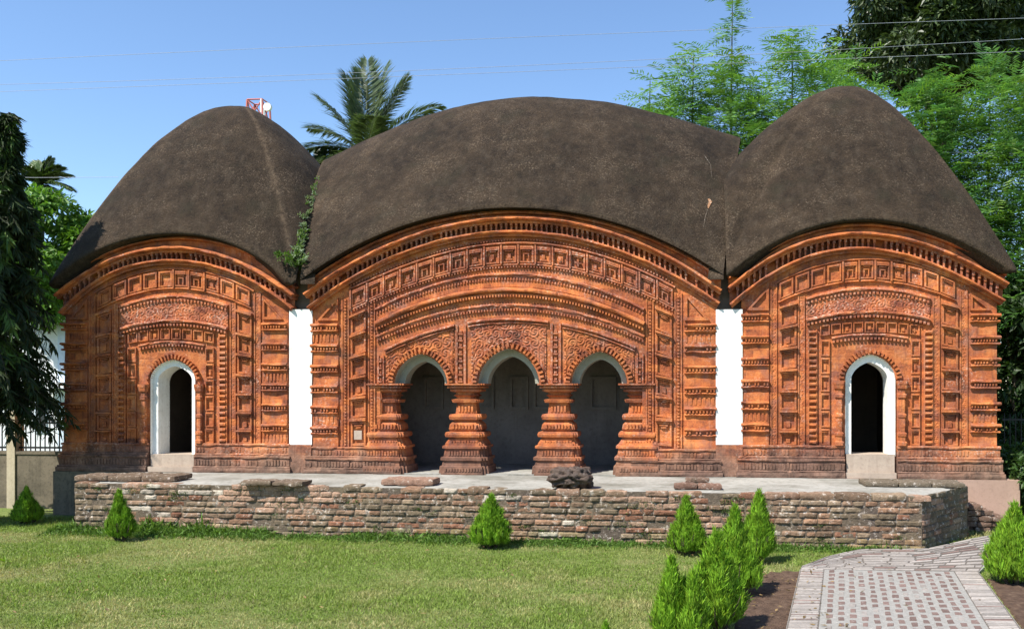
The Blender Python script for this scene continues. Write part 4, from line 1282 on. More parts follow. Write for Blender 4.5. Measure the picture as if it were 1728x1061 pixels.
while s < Lf:   # a broken top course along the front edge
    bl = r.uniform(.25, .5)
    if r.random() < .70:
        p = FL + tf * (s + bl / 2); dpt = r.uniform(.12, .3)
        col = brick_colour(0, 0, r.choice([0, 0, 1, 3, 3]), r)
        zt = PLAT + r.uniform(-.012, .022)
        edge = MB(); slab_block(edge, p[0] - bl / 2 + .008, p[0] + bl / 2 - .008, p[1] - .015, p[1] + dpt, PLAT - .09, zt, col, s)
        edge.build("edging_brick", M['brick'], plat, smooth=True)
    s += bl
tch = (FC - FR) / np.linalg.norm(FC - FR)
# loose slabs and bricks lying on the platform: things of their own
def loose(name, label, cat, u0, u1, v0, v1, dz, dy, cols, seed, n=1, base=PLAT, group=None):
    """slab whose front edge meets the platform at (u, v1)"""
    um = (u0 + u1) / 2; p = G(um, v1, base); sc = (p - CAM) @ FWD / F_PX
    wd = (u1 - u0) * sc; m_ = MB(); rr = random.Random(seed)
    x = p[0] - wd / 2
    for i in range(n):
        w = wd / n
        slab_block(m_, x + i * w + .004, x + (i + 1) * w - .004, p[1], p[1] + dy * rr.uniform(.85, 1.1), base, base + dz * rr.uniform(.85, 1.15), np.array(cols) * rr.uniform(.85, 1.15), seed + i * 3)
    o = m_.build(name, M['brick'], smooth=True)
    return tag(o, label, cat, group)
slb = "loose brick slabs on the platform"
loose("brick_slab", "long flat worn brick slab layer at the shaded end of the platform", "slab", 118, 300, 797, 812, .085, .6, (.20, .14, .095), 3, 3, group=slb)
loose("brick_slab", "thin mossy brick slab on the platform edge below the white door", "slab", 402, 512, 806, 820, .075, .35, (.20, .145, .10), 13, 2, group=slb)
loose("brick_slab", "pinkish flat brick slab on the platform before the first arch", "slab", 640, 732, 806, 819, .085, .40, (.30, .18, .125), 23, 1, group=slb)
loose("brick_slab", "dark raised brick layer along the chamfered corner of the platform", "slab", 1462, 1628, 806, 822, .07, .55, (.165, .13, .09), 33, 3, group=slb)
loose("brick", "long brick lying flat at the bottom of the small brick pile", "brick", 1136, 1218, 806, 826, .085, .22, (.24, .14, .10), 43, 2, group="bricks piled on the platform edge")
loose("brick", "single dark brick resting on top of the small brick pile", "brick", 1157, 1198, 803, 815, .075, .16, (.22, .14, .10), 47, 1, base=PLAT + .083, group="bricks piled on the platform edge")
# burnt clinker lump
rk = MB(); p = G(960, 826, PLAT); sc = (p - CAM) @ FWD / F_PX
wd, ht = 76 * sc, 36 * sc
th, ph = np.meshgrid(np.linspace(0, 2 * np.pi, 64, endpoint=False), np.linspace(-math.pi / 2, math.pi / 2, 34), indexing='ij')
D = np.stack([np.cos(th) * np.cos(ph), np.sin(th) * np.cos(ph), np.sin(ph)], -1)
def n3(d, f, s): return (fbm(d[..., 0] * f + d[..., 2] * f * .7 + 9, d[..., 1] * f - d[..., 2] * f * .6 + 9, s) + fbm(d[..., 2] * f + 5, d[..., 0] * f * .8 + d[..., 1] * f + 5, s + 2)) / 2
sq = np.maximum(np.abs(D).max(-1), .5)
R_ = (.72 + .28 / sq) * (1 + .75 * (n3(D, 2.4, 3) - .5) - .42 * np.clip(.42 - vor(D[..., 0] * 2.6 + D[..., 1], D[..., 2] * 2.6 + D[..., 1], 4), 0, 1) * 2 + .30 * (n3(D, 7, 8) - .5))
A = D * R_[..., None] * np.array([wd * .53, .24, ht * .60]); A[..., 2] = np.maximum(A[..., 2] + ht * .5, 0.0) + PLAT
A[..., 2] = np.where(A[..., 2] > PLAT + ht, PLAT + ht + (A[..., 2] - PLAT - ht) * .4, A[..., 2])
A[..., 0] += p[0]; A[..., 1] += p[1] + .2
cm = np.clip(n3(D, 3, 12) * 2 - .45, 0, 1)[..., None]
rk.grid(A, col=np.array([.045, .036, .03]) * (1 - cm) + np.array([.19, .115, .08]) * cm, close_u=True)
tag(rk.build("clinker_lump", M['rock'], smooth=True), "dark lumpy burnt clinker block sitting on the platform edge", "rock")
# rubble by the pink foundation
rub = MB(); r = random.Random(2)
p0 = G(1645, 905)
for lay in range(5):
    for i in range(5 - lay):
        x = FC[0] + .06 + i * .20 + lay * .02; y = FC[1] + .5 - lay * .02 + r.uniform(-.05, .05)
        if x > FC[0] + .75: continue
        slab_block(rub, x, x + .22, y, y + .5, lay * .085, lay * .085 + .083, np.array([.20, .125, .09]) * r.uniform(.8, 1.2), lay * 7 + i)
tag(rub.build("brick_rubble", M['brick'], smooth=True), "stepped heap of broken bricks in front of the pink foundation block", "rubble", kind="stuff")

# ------------------------------------------------------------------ foliage helpers
def nrm(v): return v / (np.linalg.norm(v, axis=-1, keepdims=True) + 1e-9)
def leaves(mb, P_, D_, N_, L, W_, col, bend=0.0):
    """pointed leaves: base P, direction D, approximate normal N"""
    P_ = np.asarray(P_); n = len(P_); L = np.broadcast_to(L, (n,))[:, None]; W_ = np.broadcast_to(W_, (n,))[:, None]
    D_ = nrm(D_); S = nrm(np.cross(D_, N_)); U = nrm(np.cross(S, D_))
    a = P_; m1 = P_ + D_ * L * .45 + S * W_ * .5; m2 = P_ + D_ * L * .45 - S * W_ * .5; t = P_ + D_ * L - U * L * bend
    V = np.stack([a, m1, t, m2], 1).reshape(-1, 3)
    Q = np.arange(n * 4).reshape(n, 4)
    mb.add(V, Q, col=np.repeat(np.asarray(col), 4, 0))
def colvar(n, c, v=.3, yellow=0.0, r=rng):
    k = r.uniform(1 - v, 1 + v, (n, 1)); c = np.array(c)[None] * k
    y = r.uniform(0, 1, (n, 1)) * yellow
    return c + np.array([[.10, .07, 0.0]]) * y
def rdir(n, r=rng):
    v = r.normal(size=(n, 3)); return nrm(v)

def thuja_mesh(seed, peaks, n=2600):
    """dense pointed conifer of unit height built of flat upright sprays; PEAKS [(dx, dy, height, radius)]"""
    r = np.random.default_rng(seed); fol = MB()
    tot = sum(p[2] * p[3] for p in peaks)
    for (dx, dy, H, R) in peaks:
        m = int(n * H * R / tot)
        t = r.beta(1.1, 1.45, m); az = r.uniform(0, 2 * np.pi, m)
        env = R * np.where(t < .25, (.42 + .58 * np.sin(t / .25 * np.pi / 2)), np.clip(1 - ((t - .25) / .75) ** 1.15, 0, 1))
        lob = .52 + .74 * np.clip(vnoise(az * 2.1 + seed, t * 6.5 + seed, seed), 0, 1)
        rr = env * lob * np.sqrt(r.uniform(.12, 1, m))
        p = np.stack([dx + rr * np.cos(az), dy + rr * np.sin(az), .09 + t * H * .86], -1)
        out = np.stack([np.cos(az), np.sin(az), np.zeros(m)], -1)
        base = np.stack([.165 + 0 * t, .33 + 0 * t, .022 + 0 * t], -1) * (.6 + .8 * vnoise(az * 3 + 5, t * 9, 3))[:, None]
        sd = nrm(np.array([[0, 0, 1.0]]) + out * r.uniform(.02, .32, (m, 1)) + r.normal(0, .10, (m, 3)))
        for j in range(13):
            d = nrm(sd + r.normal(0, .25, (m, 3)))
            L = r.uniform(.05, .115, m) * (1.15 - .4 * t)
            st = p + sd * r.uniform(-.02, .05, (m, 1)) + r.normal(0, .008, (m, 3))
            c = base * r.uniform(.7, 1.3, (m, 1)) + np.array([[.09, .08, 0]]) * (r.uniform(0, 1, (m, 1)) ** 3)
            leaves(fol, st, d, nrm(out + r.normal(0, .6, (m, 3))), L, r.uniform(.007, .012, m), c)
    tr = MB()
    for (dx, dy, H, R) in peaks:
        tube(tr, [(dx * .5, dy * .5, -.03), (dx * .8, dy * .8, .1), (dx, dy, H * .5), (dx, dy, H * .8)], [.026, .022, .014, .004], 6, col=(.10, .075, .05))
        for q in range(5):
            a = r.uniform(0, 6.28); tube(tr, [(dx * .8, dy * .8, .05), (dx + .12 * math.cos(a), dy + .12 * math.sin(a), .22), (dx + .18 * math.cos(a), dy + .18 * math.sin(a), .4)], [.012, .009, .003], 5, col=(.10, .075, .05))
    return fol, tr
def leaders(seed, R, k=5):
    r = random.Random(seed); out = [(0, 0, 1.0, R * .78)]
    for i in range(k):
        a = i * 6.283 / k + r.uniform(-.5, .5); d = R * r.uniform(.34, .58)
        out.append((d * math.cos(a), d * math.sin(a), r.uniform(.34, .66), R * r.uniform(.46, .64)))
    return out
THUJA = []
for sd, pk in ((1, leaders(1, .27)), (2, leaders(2, .34)), (3, leaders(3, .30)), (4, [(-.08, 0, 1.0, .20), (.15, -.06, .82, .19), (-.16, .06, .6, .13), (.05, .12, .7, .14), (.22, .05, .5, .12)]), (5, leaders(6, .40, 7))):
    f, t = thuja_mesh(sd, pk)
    THUJA.append((f, t))
THUJA_ME = {}
def shrub(kind, u, vb, vt, label, wide=1.0, rot=0.0):
    p = G(u, vb); h = (p - CAM) @ FWD / F_PX * (vb - vt)
    r = thing("conifer_shrub", label, "shrub", p, "conifer shrubs planted around the lawn")
    for nm, idx, mt in (("foliage", 0, M['needle']), ("stem", 1, M['bark'])):
        if (kind, idx) not in THUJA_ME:
            o = THUJA[kind][idx].build(nm, mt); THUJA_ME[(kind, idx)] = o.data
        else:
            o = bpy.data.objects.new(nm, THUJA_ME[(kind, idx)]); COL.objects.link(o)
        o.parent = r
    r.scale = (h * wide, h * wide, h); r.rotation_euler = (0, 0, rot)
    return r
shrub(4, 45, 884, 820, "small round conifer shrub in the shade under the drooping tree", 1.0, .3)
shrub(0, 201, 913, 826, "slim conifer shrub against the shaded end of the brick platform", 1.05, 1.2)
shrub(1, 829, 924, 834, "lone broad conifer shrub before the middle of the brick platform", 1.25, 2.0)
shrub(1, 1158, 936, 836, "conifer shrub nearest the brick platform at the back of the shrub row", 1.05, 4.1)
shrub(0, 1281, 950, 826, "tallest slender conifer shrub behind the row, close to the path bend", .95, 3.1)
shrub(2, 1240, 1003, 852, "conifer shrub in the middle of the row, on bare soil", 1.0, .6)
shrub(0, 1208, 1066, 893, "conifer shrub second from the front of the row, with a dark trunk showing", 1.15, 5.2)
shrub(3, 1146, 1092, 938, "twin-tipped conifer shrub at the front of the row beside the lawn", 1.05, 0.0)
shrub(1, 1712, 985, 848, "conifer shrub alone on the far side of the brick path", 1.1, .9)
shrub(0, 1022, 1150, 1048, "low conifer shrub cut off by the bottom of the picture, only its tip showing", 1.0, .2)

# ------------------------------------------------------------------ grass
def lawn_mask(x, y):
    bad = inpoly(x, y, PATH_POLY) | inpoly(x, y, [p - np.array([0, .0, 0]) for p in PLAT_POLY])
    bad |= inpoly(x, y, SOIL_A) | inpoly(x, y, SOIL_B)
    return ~bad & (y < FL[1] + 1.6)
NG = 330000
gx = rng.uniform(-9.5, 8.0, NG); gy = CAM[1] + 7.2 + (rng.uniform(0, 1, NG) ** 1.25) * (-(CAM[1] + 7.2) - .4)
ok = lawn_mask(gx, gy); gx, gy = gx[ok], gy[ok]
dry = np.clip((fbm(gx * .55 + 3, gy * .8 + 1, 14, 5) - .45) * 4.5 + (fbm(gx * 2.3, gy * 2.9, 24, 4) - .55) * 2.2, 0, 1)
tall = np.clip(fbm(gx * 1.4, gy * 1.4, 18) * 1.6 - .4, .15, 1)
keep = rng.uniform(0, 1, len(gx)) > dry * .45
gx, gy, dry, tall = gx[keep], gy[keep], dry[keep], tall[keep]; n = len(gx)
gm = MB()
d = nrm(np.stack([rng.normal(0, .55, n), rng.normal(0, .55, n), np.ones(n)], -1))
c = np.array([[.255, .35, .068]]) * rng.uniform(.55, 1.35, (n, 1))
c = c * (1 - dry[:, None]) + np.array([[.50, .45, .20]]) * rng.uniform(.6, 1.2, (n, 1)) * dry[:, None]
straw = rng.uniform(0, 1, n) < .05
c[straw] = np.array([.38, .34, .16])
leaves(gm, np.stack([gx, gy, np.zeros(n)], -1), d, rdir(n), (.022 + .05 * tall) * rng.uniform(.6, 1.3, n), rng.uniform(.006, .011, n), c, .25)
# taller weeds hugging the foot of the platform
nw = 38000
s = rng.uniform(-.3, Lf + .1, nw); off = np.abs(rng.normal(0, .16, nw))
dens = fbm(s * 1.7, s * 0 + 2, 5) + .16 * np.exp(-((s - 1.9) / 1.5) ** 2); k = rng.uniform(0, 1, nw) < np.clip((dens - .22) * 2.6, .12, 1)
s, off = s[k], off[k]; nw = len(s)
pw = FL[None] + tf[None] * s[:, None] + nf[None] * (off + .01)[:, None]
hgt = (.05 + (.16 + .26 * np.exp(-((s - 1.9) / 1.5) ** 2)) * np.clip(fbm(s * 2.3, s * 0, 9) - .25, 0, 1)) * np.exp(-off * 3) * rng.uniform(.5, 1.4, nw)
pw[:, 2] = rng.uniform(0, .5, nw) * hgt * (rng.uniform(0, 1, nw) > .5)
# moss and little ferns rooted in the joints of the wall
nmoss = 46; ms = rng.uniform(.2, Lf - .3, nmoss); mz = rng.uniform(.08, PLAT - .03, nmoss)
ml = 60; q = FL[None] + tf[None] * ms[:, None] + nf[None] * .012; q[:, 2] = mz
q = np.repeat(q, ml, 0); spread = np.repeat(rng.uniform(.02, .085, nmoss), ml)
q = q + tf[None] * (rng.normal(0, 1, len(q)) * spread * 1.6)[:, None]; q[:, 2] += rng.normal(0, .5, len(q)) * spread
leaves(gm, q, nrm(nf[None] * .5 + rng.normal(0, .6, (len(q), 3)) + np.array([[0, 0, .2]])), rdir(len(q)), rng.uniform(.012, .034, len(q)), rng.uniform(.008, .016, len(q)), colvar(len(q), (.10, .15, .035), .45), .2)
okw = ~inpoly(pw[:, 0], pw[:, 1], PATH_POLY)
pw, hgt = pw[okw], hgt[okw]; nw = len(pw)
leaves(gm, pw, nrm(np.stack([rng.normal(0, .8, nw), rng.normal(-.2, .7, nw), np.full(nw, .8)], -1)), rdir(nw), hgt * .7 + .02, rng.uniform(.010, .026, nw), colvar(nw, (.13, .23, .04), .45), .3)
tag(gm.build("grass", M['grass']), "short lawn grass with dry patches and weeds along the brick platform", "grass", kind="stuff")
# bright broad-leaved sprig in the lawn
sp_ = MB(); p = G(8, 950); n = 16
leaves(sp_, np.tile(p, (n, 1)) + rng.normal(0, .01, (n, 3)), nrm(np.stack([rng.normal(0, 1, n), rng.normal(0, 1, n), np.full(n, .7)], -1)), np.tile([0, 0, 1.], (n, 1)), .12, .035, colvar(n, (.26, .42, .03), .2), .3)
tag(sp_.build("weed_sprig", M['leaf']), "bright yellow-green weed sprig in the lawn at the picture's edge", "weed")

lt = MB(); n = 420
lx = np.r_[rng.uniform(-8, 6, 220), rng.uniform(SOIL_A[1][0] - .4, L1[0] + .6, 200)]; ly = np.r_[rng.uniform(CAM[1] + 8, -2.2, 220), rng.uniform(CAM[1] + 7.5, L0[1], 200)]
leaves(lt, np.stack([lx, ly, np.full(n, .055)], -1), nrm(np.stack([rng.normal(0, 1, n), rng.normal(0, 1, n), rng.normal(0, .2, n)], -1)), nrm(np.array([[0, 0, 1.]]) + rng.normal(0, .3, (n, 3))), rng.uniform(.03, .075, n), rng.uniform(.015, .03, n), colvar(n, (.30, .20, .09), .5), .1)
tag(lt.build("leaf_litter", M['leaf']), "dry fallen leaves scattered over the lawn and bare soil", "leaves", kind="stuff")

# ------------------------------------------------------------------ trees
def trunk_of(root, pts, radii, col=(.11, .085, .06), limbs=()):
    t = MB(); tube(t, pts, radii, 10, col=col)
    for (a, b, r0) in limbs:
        a, b = np.array(a, float), np.array(b, float); m = (a + b) / 2 + np.array([0, 0, .12 * np.linalg.norm(b - a)])
        tube(t, [a, m, b], [r0, r0 * .65, r0 * .25], 6, col=col)
    return t.build("trunk", M['bark'], root, smooth=True)

def feather_tree(u, vtop, Y, R, zbot, label, n=900, seed=0, col=(.165, .33, .095), spire=False, vt_body=None):
    """slender tree with fern-like compound leaves in tiers"""
    r = np.random.default_rng(seed); top = P(u, vtop, Y); b = np.array([top[0], Y, 0.0]); zt = top[2]
    root = thing("feathery_tree", label, "tree", b, "feathery light green trees behind the temples")
    zbody = P(u, vt_body, Y)[2] if vt_body else zt
    limbs = []; anchors = []
    nl = 30
    for i in range(nl):
        z0 = zbot + (zbody - zbot) * (i / nl) * .86; az = i * 2.4 + r.uniform(-.4, .4)
        fr = (i + .5) / nl
        ln = R * (1.0 - .42 * fr) * r.uniform(.7, 1.1)
        a = b + np.array([0, 0, z0 - .3]); e = b + np.array([math.cos(az) * ln, math.sin(az) * ln, min(z0 + ln * r.uniform(.55, 1.1), zbody - .25)])
        limbs.append((a, e, .022 * (1.4 - fr)))
        anchors.append((a, e))
    limb_t = [b + np.array([0, 0, -.1]), b + np.array([.1, 0, zbot * .6]), b + np.array([-.05, .1, (zbot + zbody) / 2]), b + np.array([0, 0, zt - .15])]
    trunk_of(root, limb_t, [.10, .075, .04, .010], (.13, .12, .08), limbs)
    fol = MB()
    A_, D_ = [], []
    n = int(n * 1.45); per = n // nl
    for (a, e) in anchors:
        t = r.uniform(.35, 1.02, per)[:, None]; base = a[None] + (e - a)[None] * t + np.array([0, 0, .12]) * np.sin(t * np.pi)
        base = base + r.normal(0, .22, (per, 3))
        out = nrm((e - a) * np.array([1, 1, .25]))[None] * .6 + r.normal(0, .75, (per, 3)) * np.array([1, 1, .38])
        A_.append(base); D_.append(out)
    m = per // 2
    A_.append(b + np.stack([r.normal(0, .12, m * 2), r.normal(0, .12, m * 2), zbody - np.abs(r.normal(0, .5, m * 2))], -1)); D_.append(r.normal(0, 1, (m * 2, 3)) * np.array([1, 1, .4]) + np.array([0, 0, .3]))
    if spire:
        for z in np.arange(zbody, zt - .05, .30):
            k_ = 7; az = r.uniform(0, 6.28, k_)
            A_.append(np.tile(b + np.array([0, 0, z]), (k_, 1))); D_.append(np.stack([np.cos(az), np.sin(az), np.full(k_, .22)], -1))
    A_ = np.concatenate(A_); D_ = nrm(np.concatenate(D_)); N = len(A_)
    LL = r.uniform(.38, .68, N)
    up = np.array([[0, 0, 1.0]]); S = nrm(np.cross(D_, up)); Nn = nrm(np.cross(S, D_))
    tone = r.uniform(.65, 1.3, (N, 1)); yel = r.uniform(0, 1, (N, 1)) ** 2
    cc = np.array([col]) * tone + np.array([[.085, .07, -.03]]) * yel
    for k_ in range(7):
        f = (k_ + .6) / 7
        base = A_ + D_ * (LL * f)[:, None] - up * (LL * .28 * f * f)[:, None]
        for sg in (-1, 1):
            pd = nrm(D_ * .55 + S * sg + r.normal(0, .12, (N, 3)))
            leaves(fol, base, pd, Nn + r.normal(0, .25, (N, 3)), LL * .40 * (1 - .45 * abs(f - .45)), LL * .060, cc, .12)
    fol.build("crown", M['leaf'], root)
    return root
feather_tree(1097, 126, 7.0, 1.05, 4.2, "small feathery tree rising over the arched roof, apart from the others", 320, 3)
feather_tree(1170, 84, 6.4, 1.45, 3.2, "feathery tree just over the end of the long arched roof", 620, 4)
feather_tree(1236, -12, 6.8, 1.35, 3.0, "feathery tree with a tall thin spire shoot above its crown", 760, 5, spire=True, vt_body=105)
feather_tree(1338, 74, 6.2, 1.85, 3.2, "dense feathery tree between the long roof and the tallest dome", 1000, 6)
feather_tree(1410, 104, 7.5, 1.4, 3.6, "feathery tree directly behind the tallest dome's peak", 620, 8)
feather_tree(1562, 140, 6.0, 2.0, 2.6, "feathery tree behind the outer slope of the tallest dome", 1150, 9, (.14, .30, .095))
feather_tree(1672, 100, 6.4, 2.0, 1.9, "feathery tree below the big dark tree, reaching lowest", 1250, 10, (.135, .29, .09))
feather_tree(1752, 135, 5.2, 1.9, 1.5, "feathery tree at the far edge, mostly outside the picture", 1000, 12, (.13, .28, .085))

def broad_tree(name, u, v, Y, R, Rz, label, n, seed, col, L, W_, mat, cat="tree", group=None, zc=None, droop=.3, lumps=26, gapk=.5, zmin=0.5):
    r = np.random.default_rng(seed); c = P(u, v, Y); b = np.array([c[0], Y, 0.0])
    root = thing(name, label, cat, b, group)
    cen = []
    for i in range(lumps):
        d = rdir(1, r)[0]; q = c + d * np.array([R, R, Rz]) * r.uniform(.35, .95) ** .6
        if q[2] > zmin: cen.append((q, r.uniform(.22, .40) * min(R, Rz)))
    cen.append((c, .4 * min(R, Rz)))
    limbs = [(b + np.array([0, 0, max(.8, (c[2] - Rz) * .8)]), q, .05 + .012 * R) for q, rr in cen[:14]]
    trunk_of(root, [b + np.array([0, 0, -.1]), b + np.array([.08, 0, c[2] * .35]), b + np.array([0, .05, c[2] * .8])], [.07 * R + .08, .055 * R + .05, .03 * R + .02], limbs=limbs)
    fol = MB(); per = n // len(cen)
    for q, rr in cen:
        d = rdir(per, r); p = q + d * (rr * r.uniform(.3, 1.05, per) ** .5)[:, None] * np.array([1.15, 1.15, .85])
        ld = nrm(d * .7 + r.normal(0, .6, (per, 3)) - np.array([[0, 0, droop]]))
        nn = nrm(d * .5 + np.array([[0, 0, .8]]) + r.normal(0, .45, (per, 3)))
        leaves(fol, p, ld, nn, L * r.uniform(.7, 1.3, per), W_ * r.uniform(.8, 1.2, per), colvar(per, np.array(col) * r.uniform(.75, 1.25), .3, .3 if col[1] > .12 else .08, r), .18)
    fol.build("crown", mat, root)
    return root
broad_tree("broadleaf_tree", 1592, 28, 13, 2.9, 2.4, "big dark broadleaf tree towering over the feathery trees", 34000, 21, (.055, .085, .030), .26, .10, M['leaf_gloss'], lumps=40)
broad_tree("broadleaf_tree", 1765, 15, 15, 2.2, 2.6, "dark broadleaf tree at the picture's upper corner beside the big one", 16000, 23, (.045, .07, .025), .26, .10, M['leaf_gloss'], lumps=30)
broad_tree("leafy_tree", 88, 440, 6.5, 1.55, 1.75, "bushy bright green tree behind the shaded temple's roof edge", 24000, 25, (.12, .26, .035), .17, .085, M['leaf'], lumps=30)
broad_tree("leafy_tree", 20, 500, 8.5, 1.7, 2.2, "darker green leafy tree behind the drooping tree", 15000, 27, (.07, .15, .03), .18, .09, M['leaf'], lumps=26)
broad_tree("shade_tree", 1722, 600, 4.8, 1.1, 2.0, "dark leafy tree standing in shade behind the iron fence by the pink block", 9000, 29, (.035, .075, .018), .18, .08, M['leaf'], lumps=24)
broad_tree("shade_tree", 1800, 560, 6.0, 1.5, 2.4, "tall dark tree behind the iron fence beyond the picture's edge", 8000, 30, (.03, .065, .016), .2, .09, M['leaf'], lumps=24)

broad_tree("bush", 1722, 805, .55, .62, .72, "dark low bush squeezed between the pink foundation block and the iron fence", 5200, 37, (.05, .10, .022), .12, .06, M['leaf'], cat="bush", lumps=18, zmin=.15)
def palm(u, v, Y, fr, label, seed, name="palm_tree", col=(.045, .085, .022), L=2.2, lw=.055, ll=.55):
    """trunk and fronds; FR = [(azimuth deg, elevation deg, length factor)]"""
    r = np.random.default_rng(seed); c = P(u, v, Y); b = np.array([c[0] - .25, Y, 0.0])
    root = thing(name, label, "palm", b, "palms behind the temples")
    t = MB(); k_ = 26; f = np.linspace(0, 1, k_)
    pts = b[None] + (c - b)[None] * f[:, None]; pts[:, 0] += .12 * np.sin(f * 3)
    tube(t, pts, .13 - .04 * f + .008 * (np.arange(k_) % 2), 10, col=(.17, .15, .12))
    t.build("trunk", M['bark'], root, smooth=True)
    for (az, el, lf) in fr:
        m_ = MB(); a, e = math.radians(az), math.radians(el); n = 64; Lf_ = L * lf
        f = np.linspace(0, 1, n)
        h = np.array([math.cos(a), math.sin(a), 0])
        drop = .36 * Lf_ * f ** 2.2 * math.cos(e)
        ra = c[None] + (h[None] * math.cos(e) + np.array([[0, 0, math.sin(e)]])) * (f * Lf_)[:, None] - np.array([[0, 0, 1]]) * drop[:, None]
        tube(m_, ra, .022 * (1 - .85 * f), 5, col=(.16, .19, .06))
        d = nrm(np.gradient(ra, axis=0)); S = nrm(np.cross(d, np.array([[0, 0, 1.0]]) + .2 * h[None]))
        U = nrm(np.cross(S, d))
        prof = np.clip(np.sin(np.pi * (f * .86 + .10)), .1, 1) ** .7
        for sg in (-1, 1):
            for rep in (0, .5):
                i0 = np.arange(4, n - 1); p = ra[i0] + (ra[np.minimum(i0 + 1, n - 1)] - ra[i0]) * rep
                ld = nrm(S[i0] * sg + d[i0] * (.55 + .7 * f[i0])[:, None] + U[i0] * .22 + r.normal(0, .10, (len(i0), 3)) - np.array([[0, 0, .12]]))
                ln = ll * prof[i0] * r.uniform(.85, 1.1, len(i0))
                leaves(m_, p, ld, U[i0] + r.normal(0, .15, (len(i0), 3)), ln, lw, colvar(len(i0), col, .3, .15, r), .22)
        m_.build("frond", M['leaf_gloss'], root)
    return root
palm(618, 262, 9.0, [(25, 68, 1.05), (150, 84, .95), (178, 40, .85), (180, 57, .98), (172, 76, 1.0), (100, 86, 1.08), (35, 78, 1.12), (8, 66, 1.1), (3, 45, 1.15), (350, 26, .95), (185, 24, .75), (205, 0, .62), (60, 45, .8), (300, 40, .7)],
     "coconut palm with spread fronds showing over the long arched roof", 31, "coconut_palm", (.095, .14, .065), 2.55, .040, .82)
palm(548, 302, 9.0, [(140, 40, .6), (170, 30, .6), (60, 60, .5), (100, 70, .6), (30, 30, .6), (200, 50, .5), (300, 20, .6)], "low palm whose frond tips show in the gap between two roofs", 33, "coconut_palm", (.035, .065, .02), 1.8)
palm(66, 310, 7.2, [(10, 50, .62), (355, 30, .78), (350, 8, .82), (20, 70, .6), (120, 62, .7), (150, 35, .7), (340, -15, .72), (200, 30, .6), (270, 40, .6), (75, 45, .6)], "areca palm with drooping fronds beyond the drooping tree", 35, "areca_palm", (.075, .125, .035), 1.35, .05, .40)

# drooping mast tree in front of the shaded temple
def mast_tree(bx, by, ut, vt, label, seed, nb=430):
    r = np.random.default_rng(seed)
    b = np.array([bx, by, 0.0]); tx, zt = P(ut, vt, by)[0], P(ut, vt, by)[2]
    root = thing("mast_tree", label, "tree", b)
    trunk_of(root, [b, b + np.array([.05, 0, 2.5]), b + np.array([.1, 0, 5]), np.array([tx, by, zt - .1])], [.16, .13, .08, .015])
    fol = MB(); tw = MB()
    for i in range(nb):
        f = r.uniform(0, 1) ** .85; z0 = 1.75 + (zt - 1.75) * f
        az = r.uniform(0, 6.283); Rm = np.interp(f, [0, .15, .45, .75, 1], [1.1, 1.30, .80, .48, .08])
        ax = b[0] + (tx - b[0]) * f
        s0 = np.array([ax, by, z0]); ln = Rm * r.uniform(.5, 1.05)
        h = np.array([math.cos(az), math.sin(az), 0])
        tt = np.linspace(0, 1, 9); br = s0 + h * (ln * tt)[:, None] + np.array([0, 0, 1]) * (.18 * tt - .75 * tt ** 2)[:, None] * ln
        tube(tw, br, .012 * (1 - .8 * tt), 4, col=(.08, .07, .05))
        m = 80
        q = r.uniform(.15, 1.0, m); p = np.stack([np.interp(q, tt, br[:, k]) for k in range(3)], -1)
        d = nrm(h * .35 + r.normal(0, .42, (m, 3)) - np.array([[0, 0, 1.0]]))
        new = r.uniform(0, 1) < .12
        c = colvar(m, (.022, .042, .012) if not new else (.075, .14, .026), .35, .1, r)
        leaves(fol, p, d, h + r.normal(0, .6, (m, 3)), r.uniform(.14, .27, m), r.uniform(.03, .048, m), c, .1)
    fol.build("crown", M['leaf_dark'], root); tw.build("twigs", M['bark'], root)
mast_tree(X(-25, -1.0), -1.0, 14, 190, "dark tree with long drooping leaves before the iron fence and house", 41)
mast_tree(X(40) - 2.1, -3.2, -330, 10, "second drooping tree outside the picture, shading the lawn's dark corner", 43, 420)

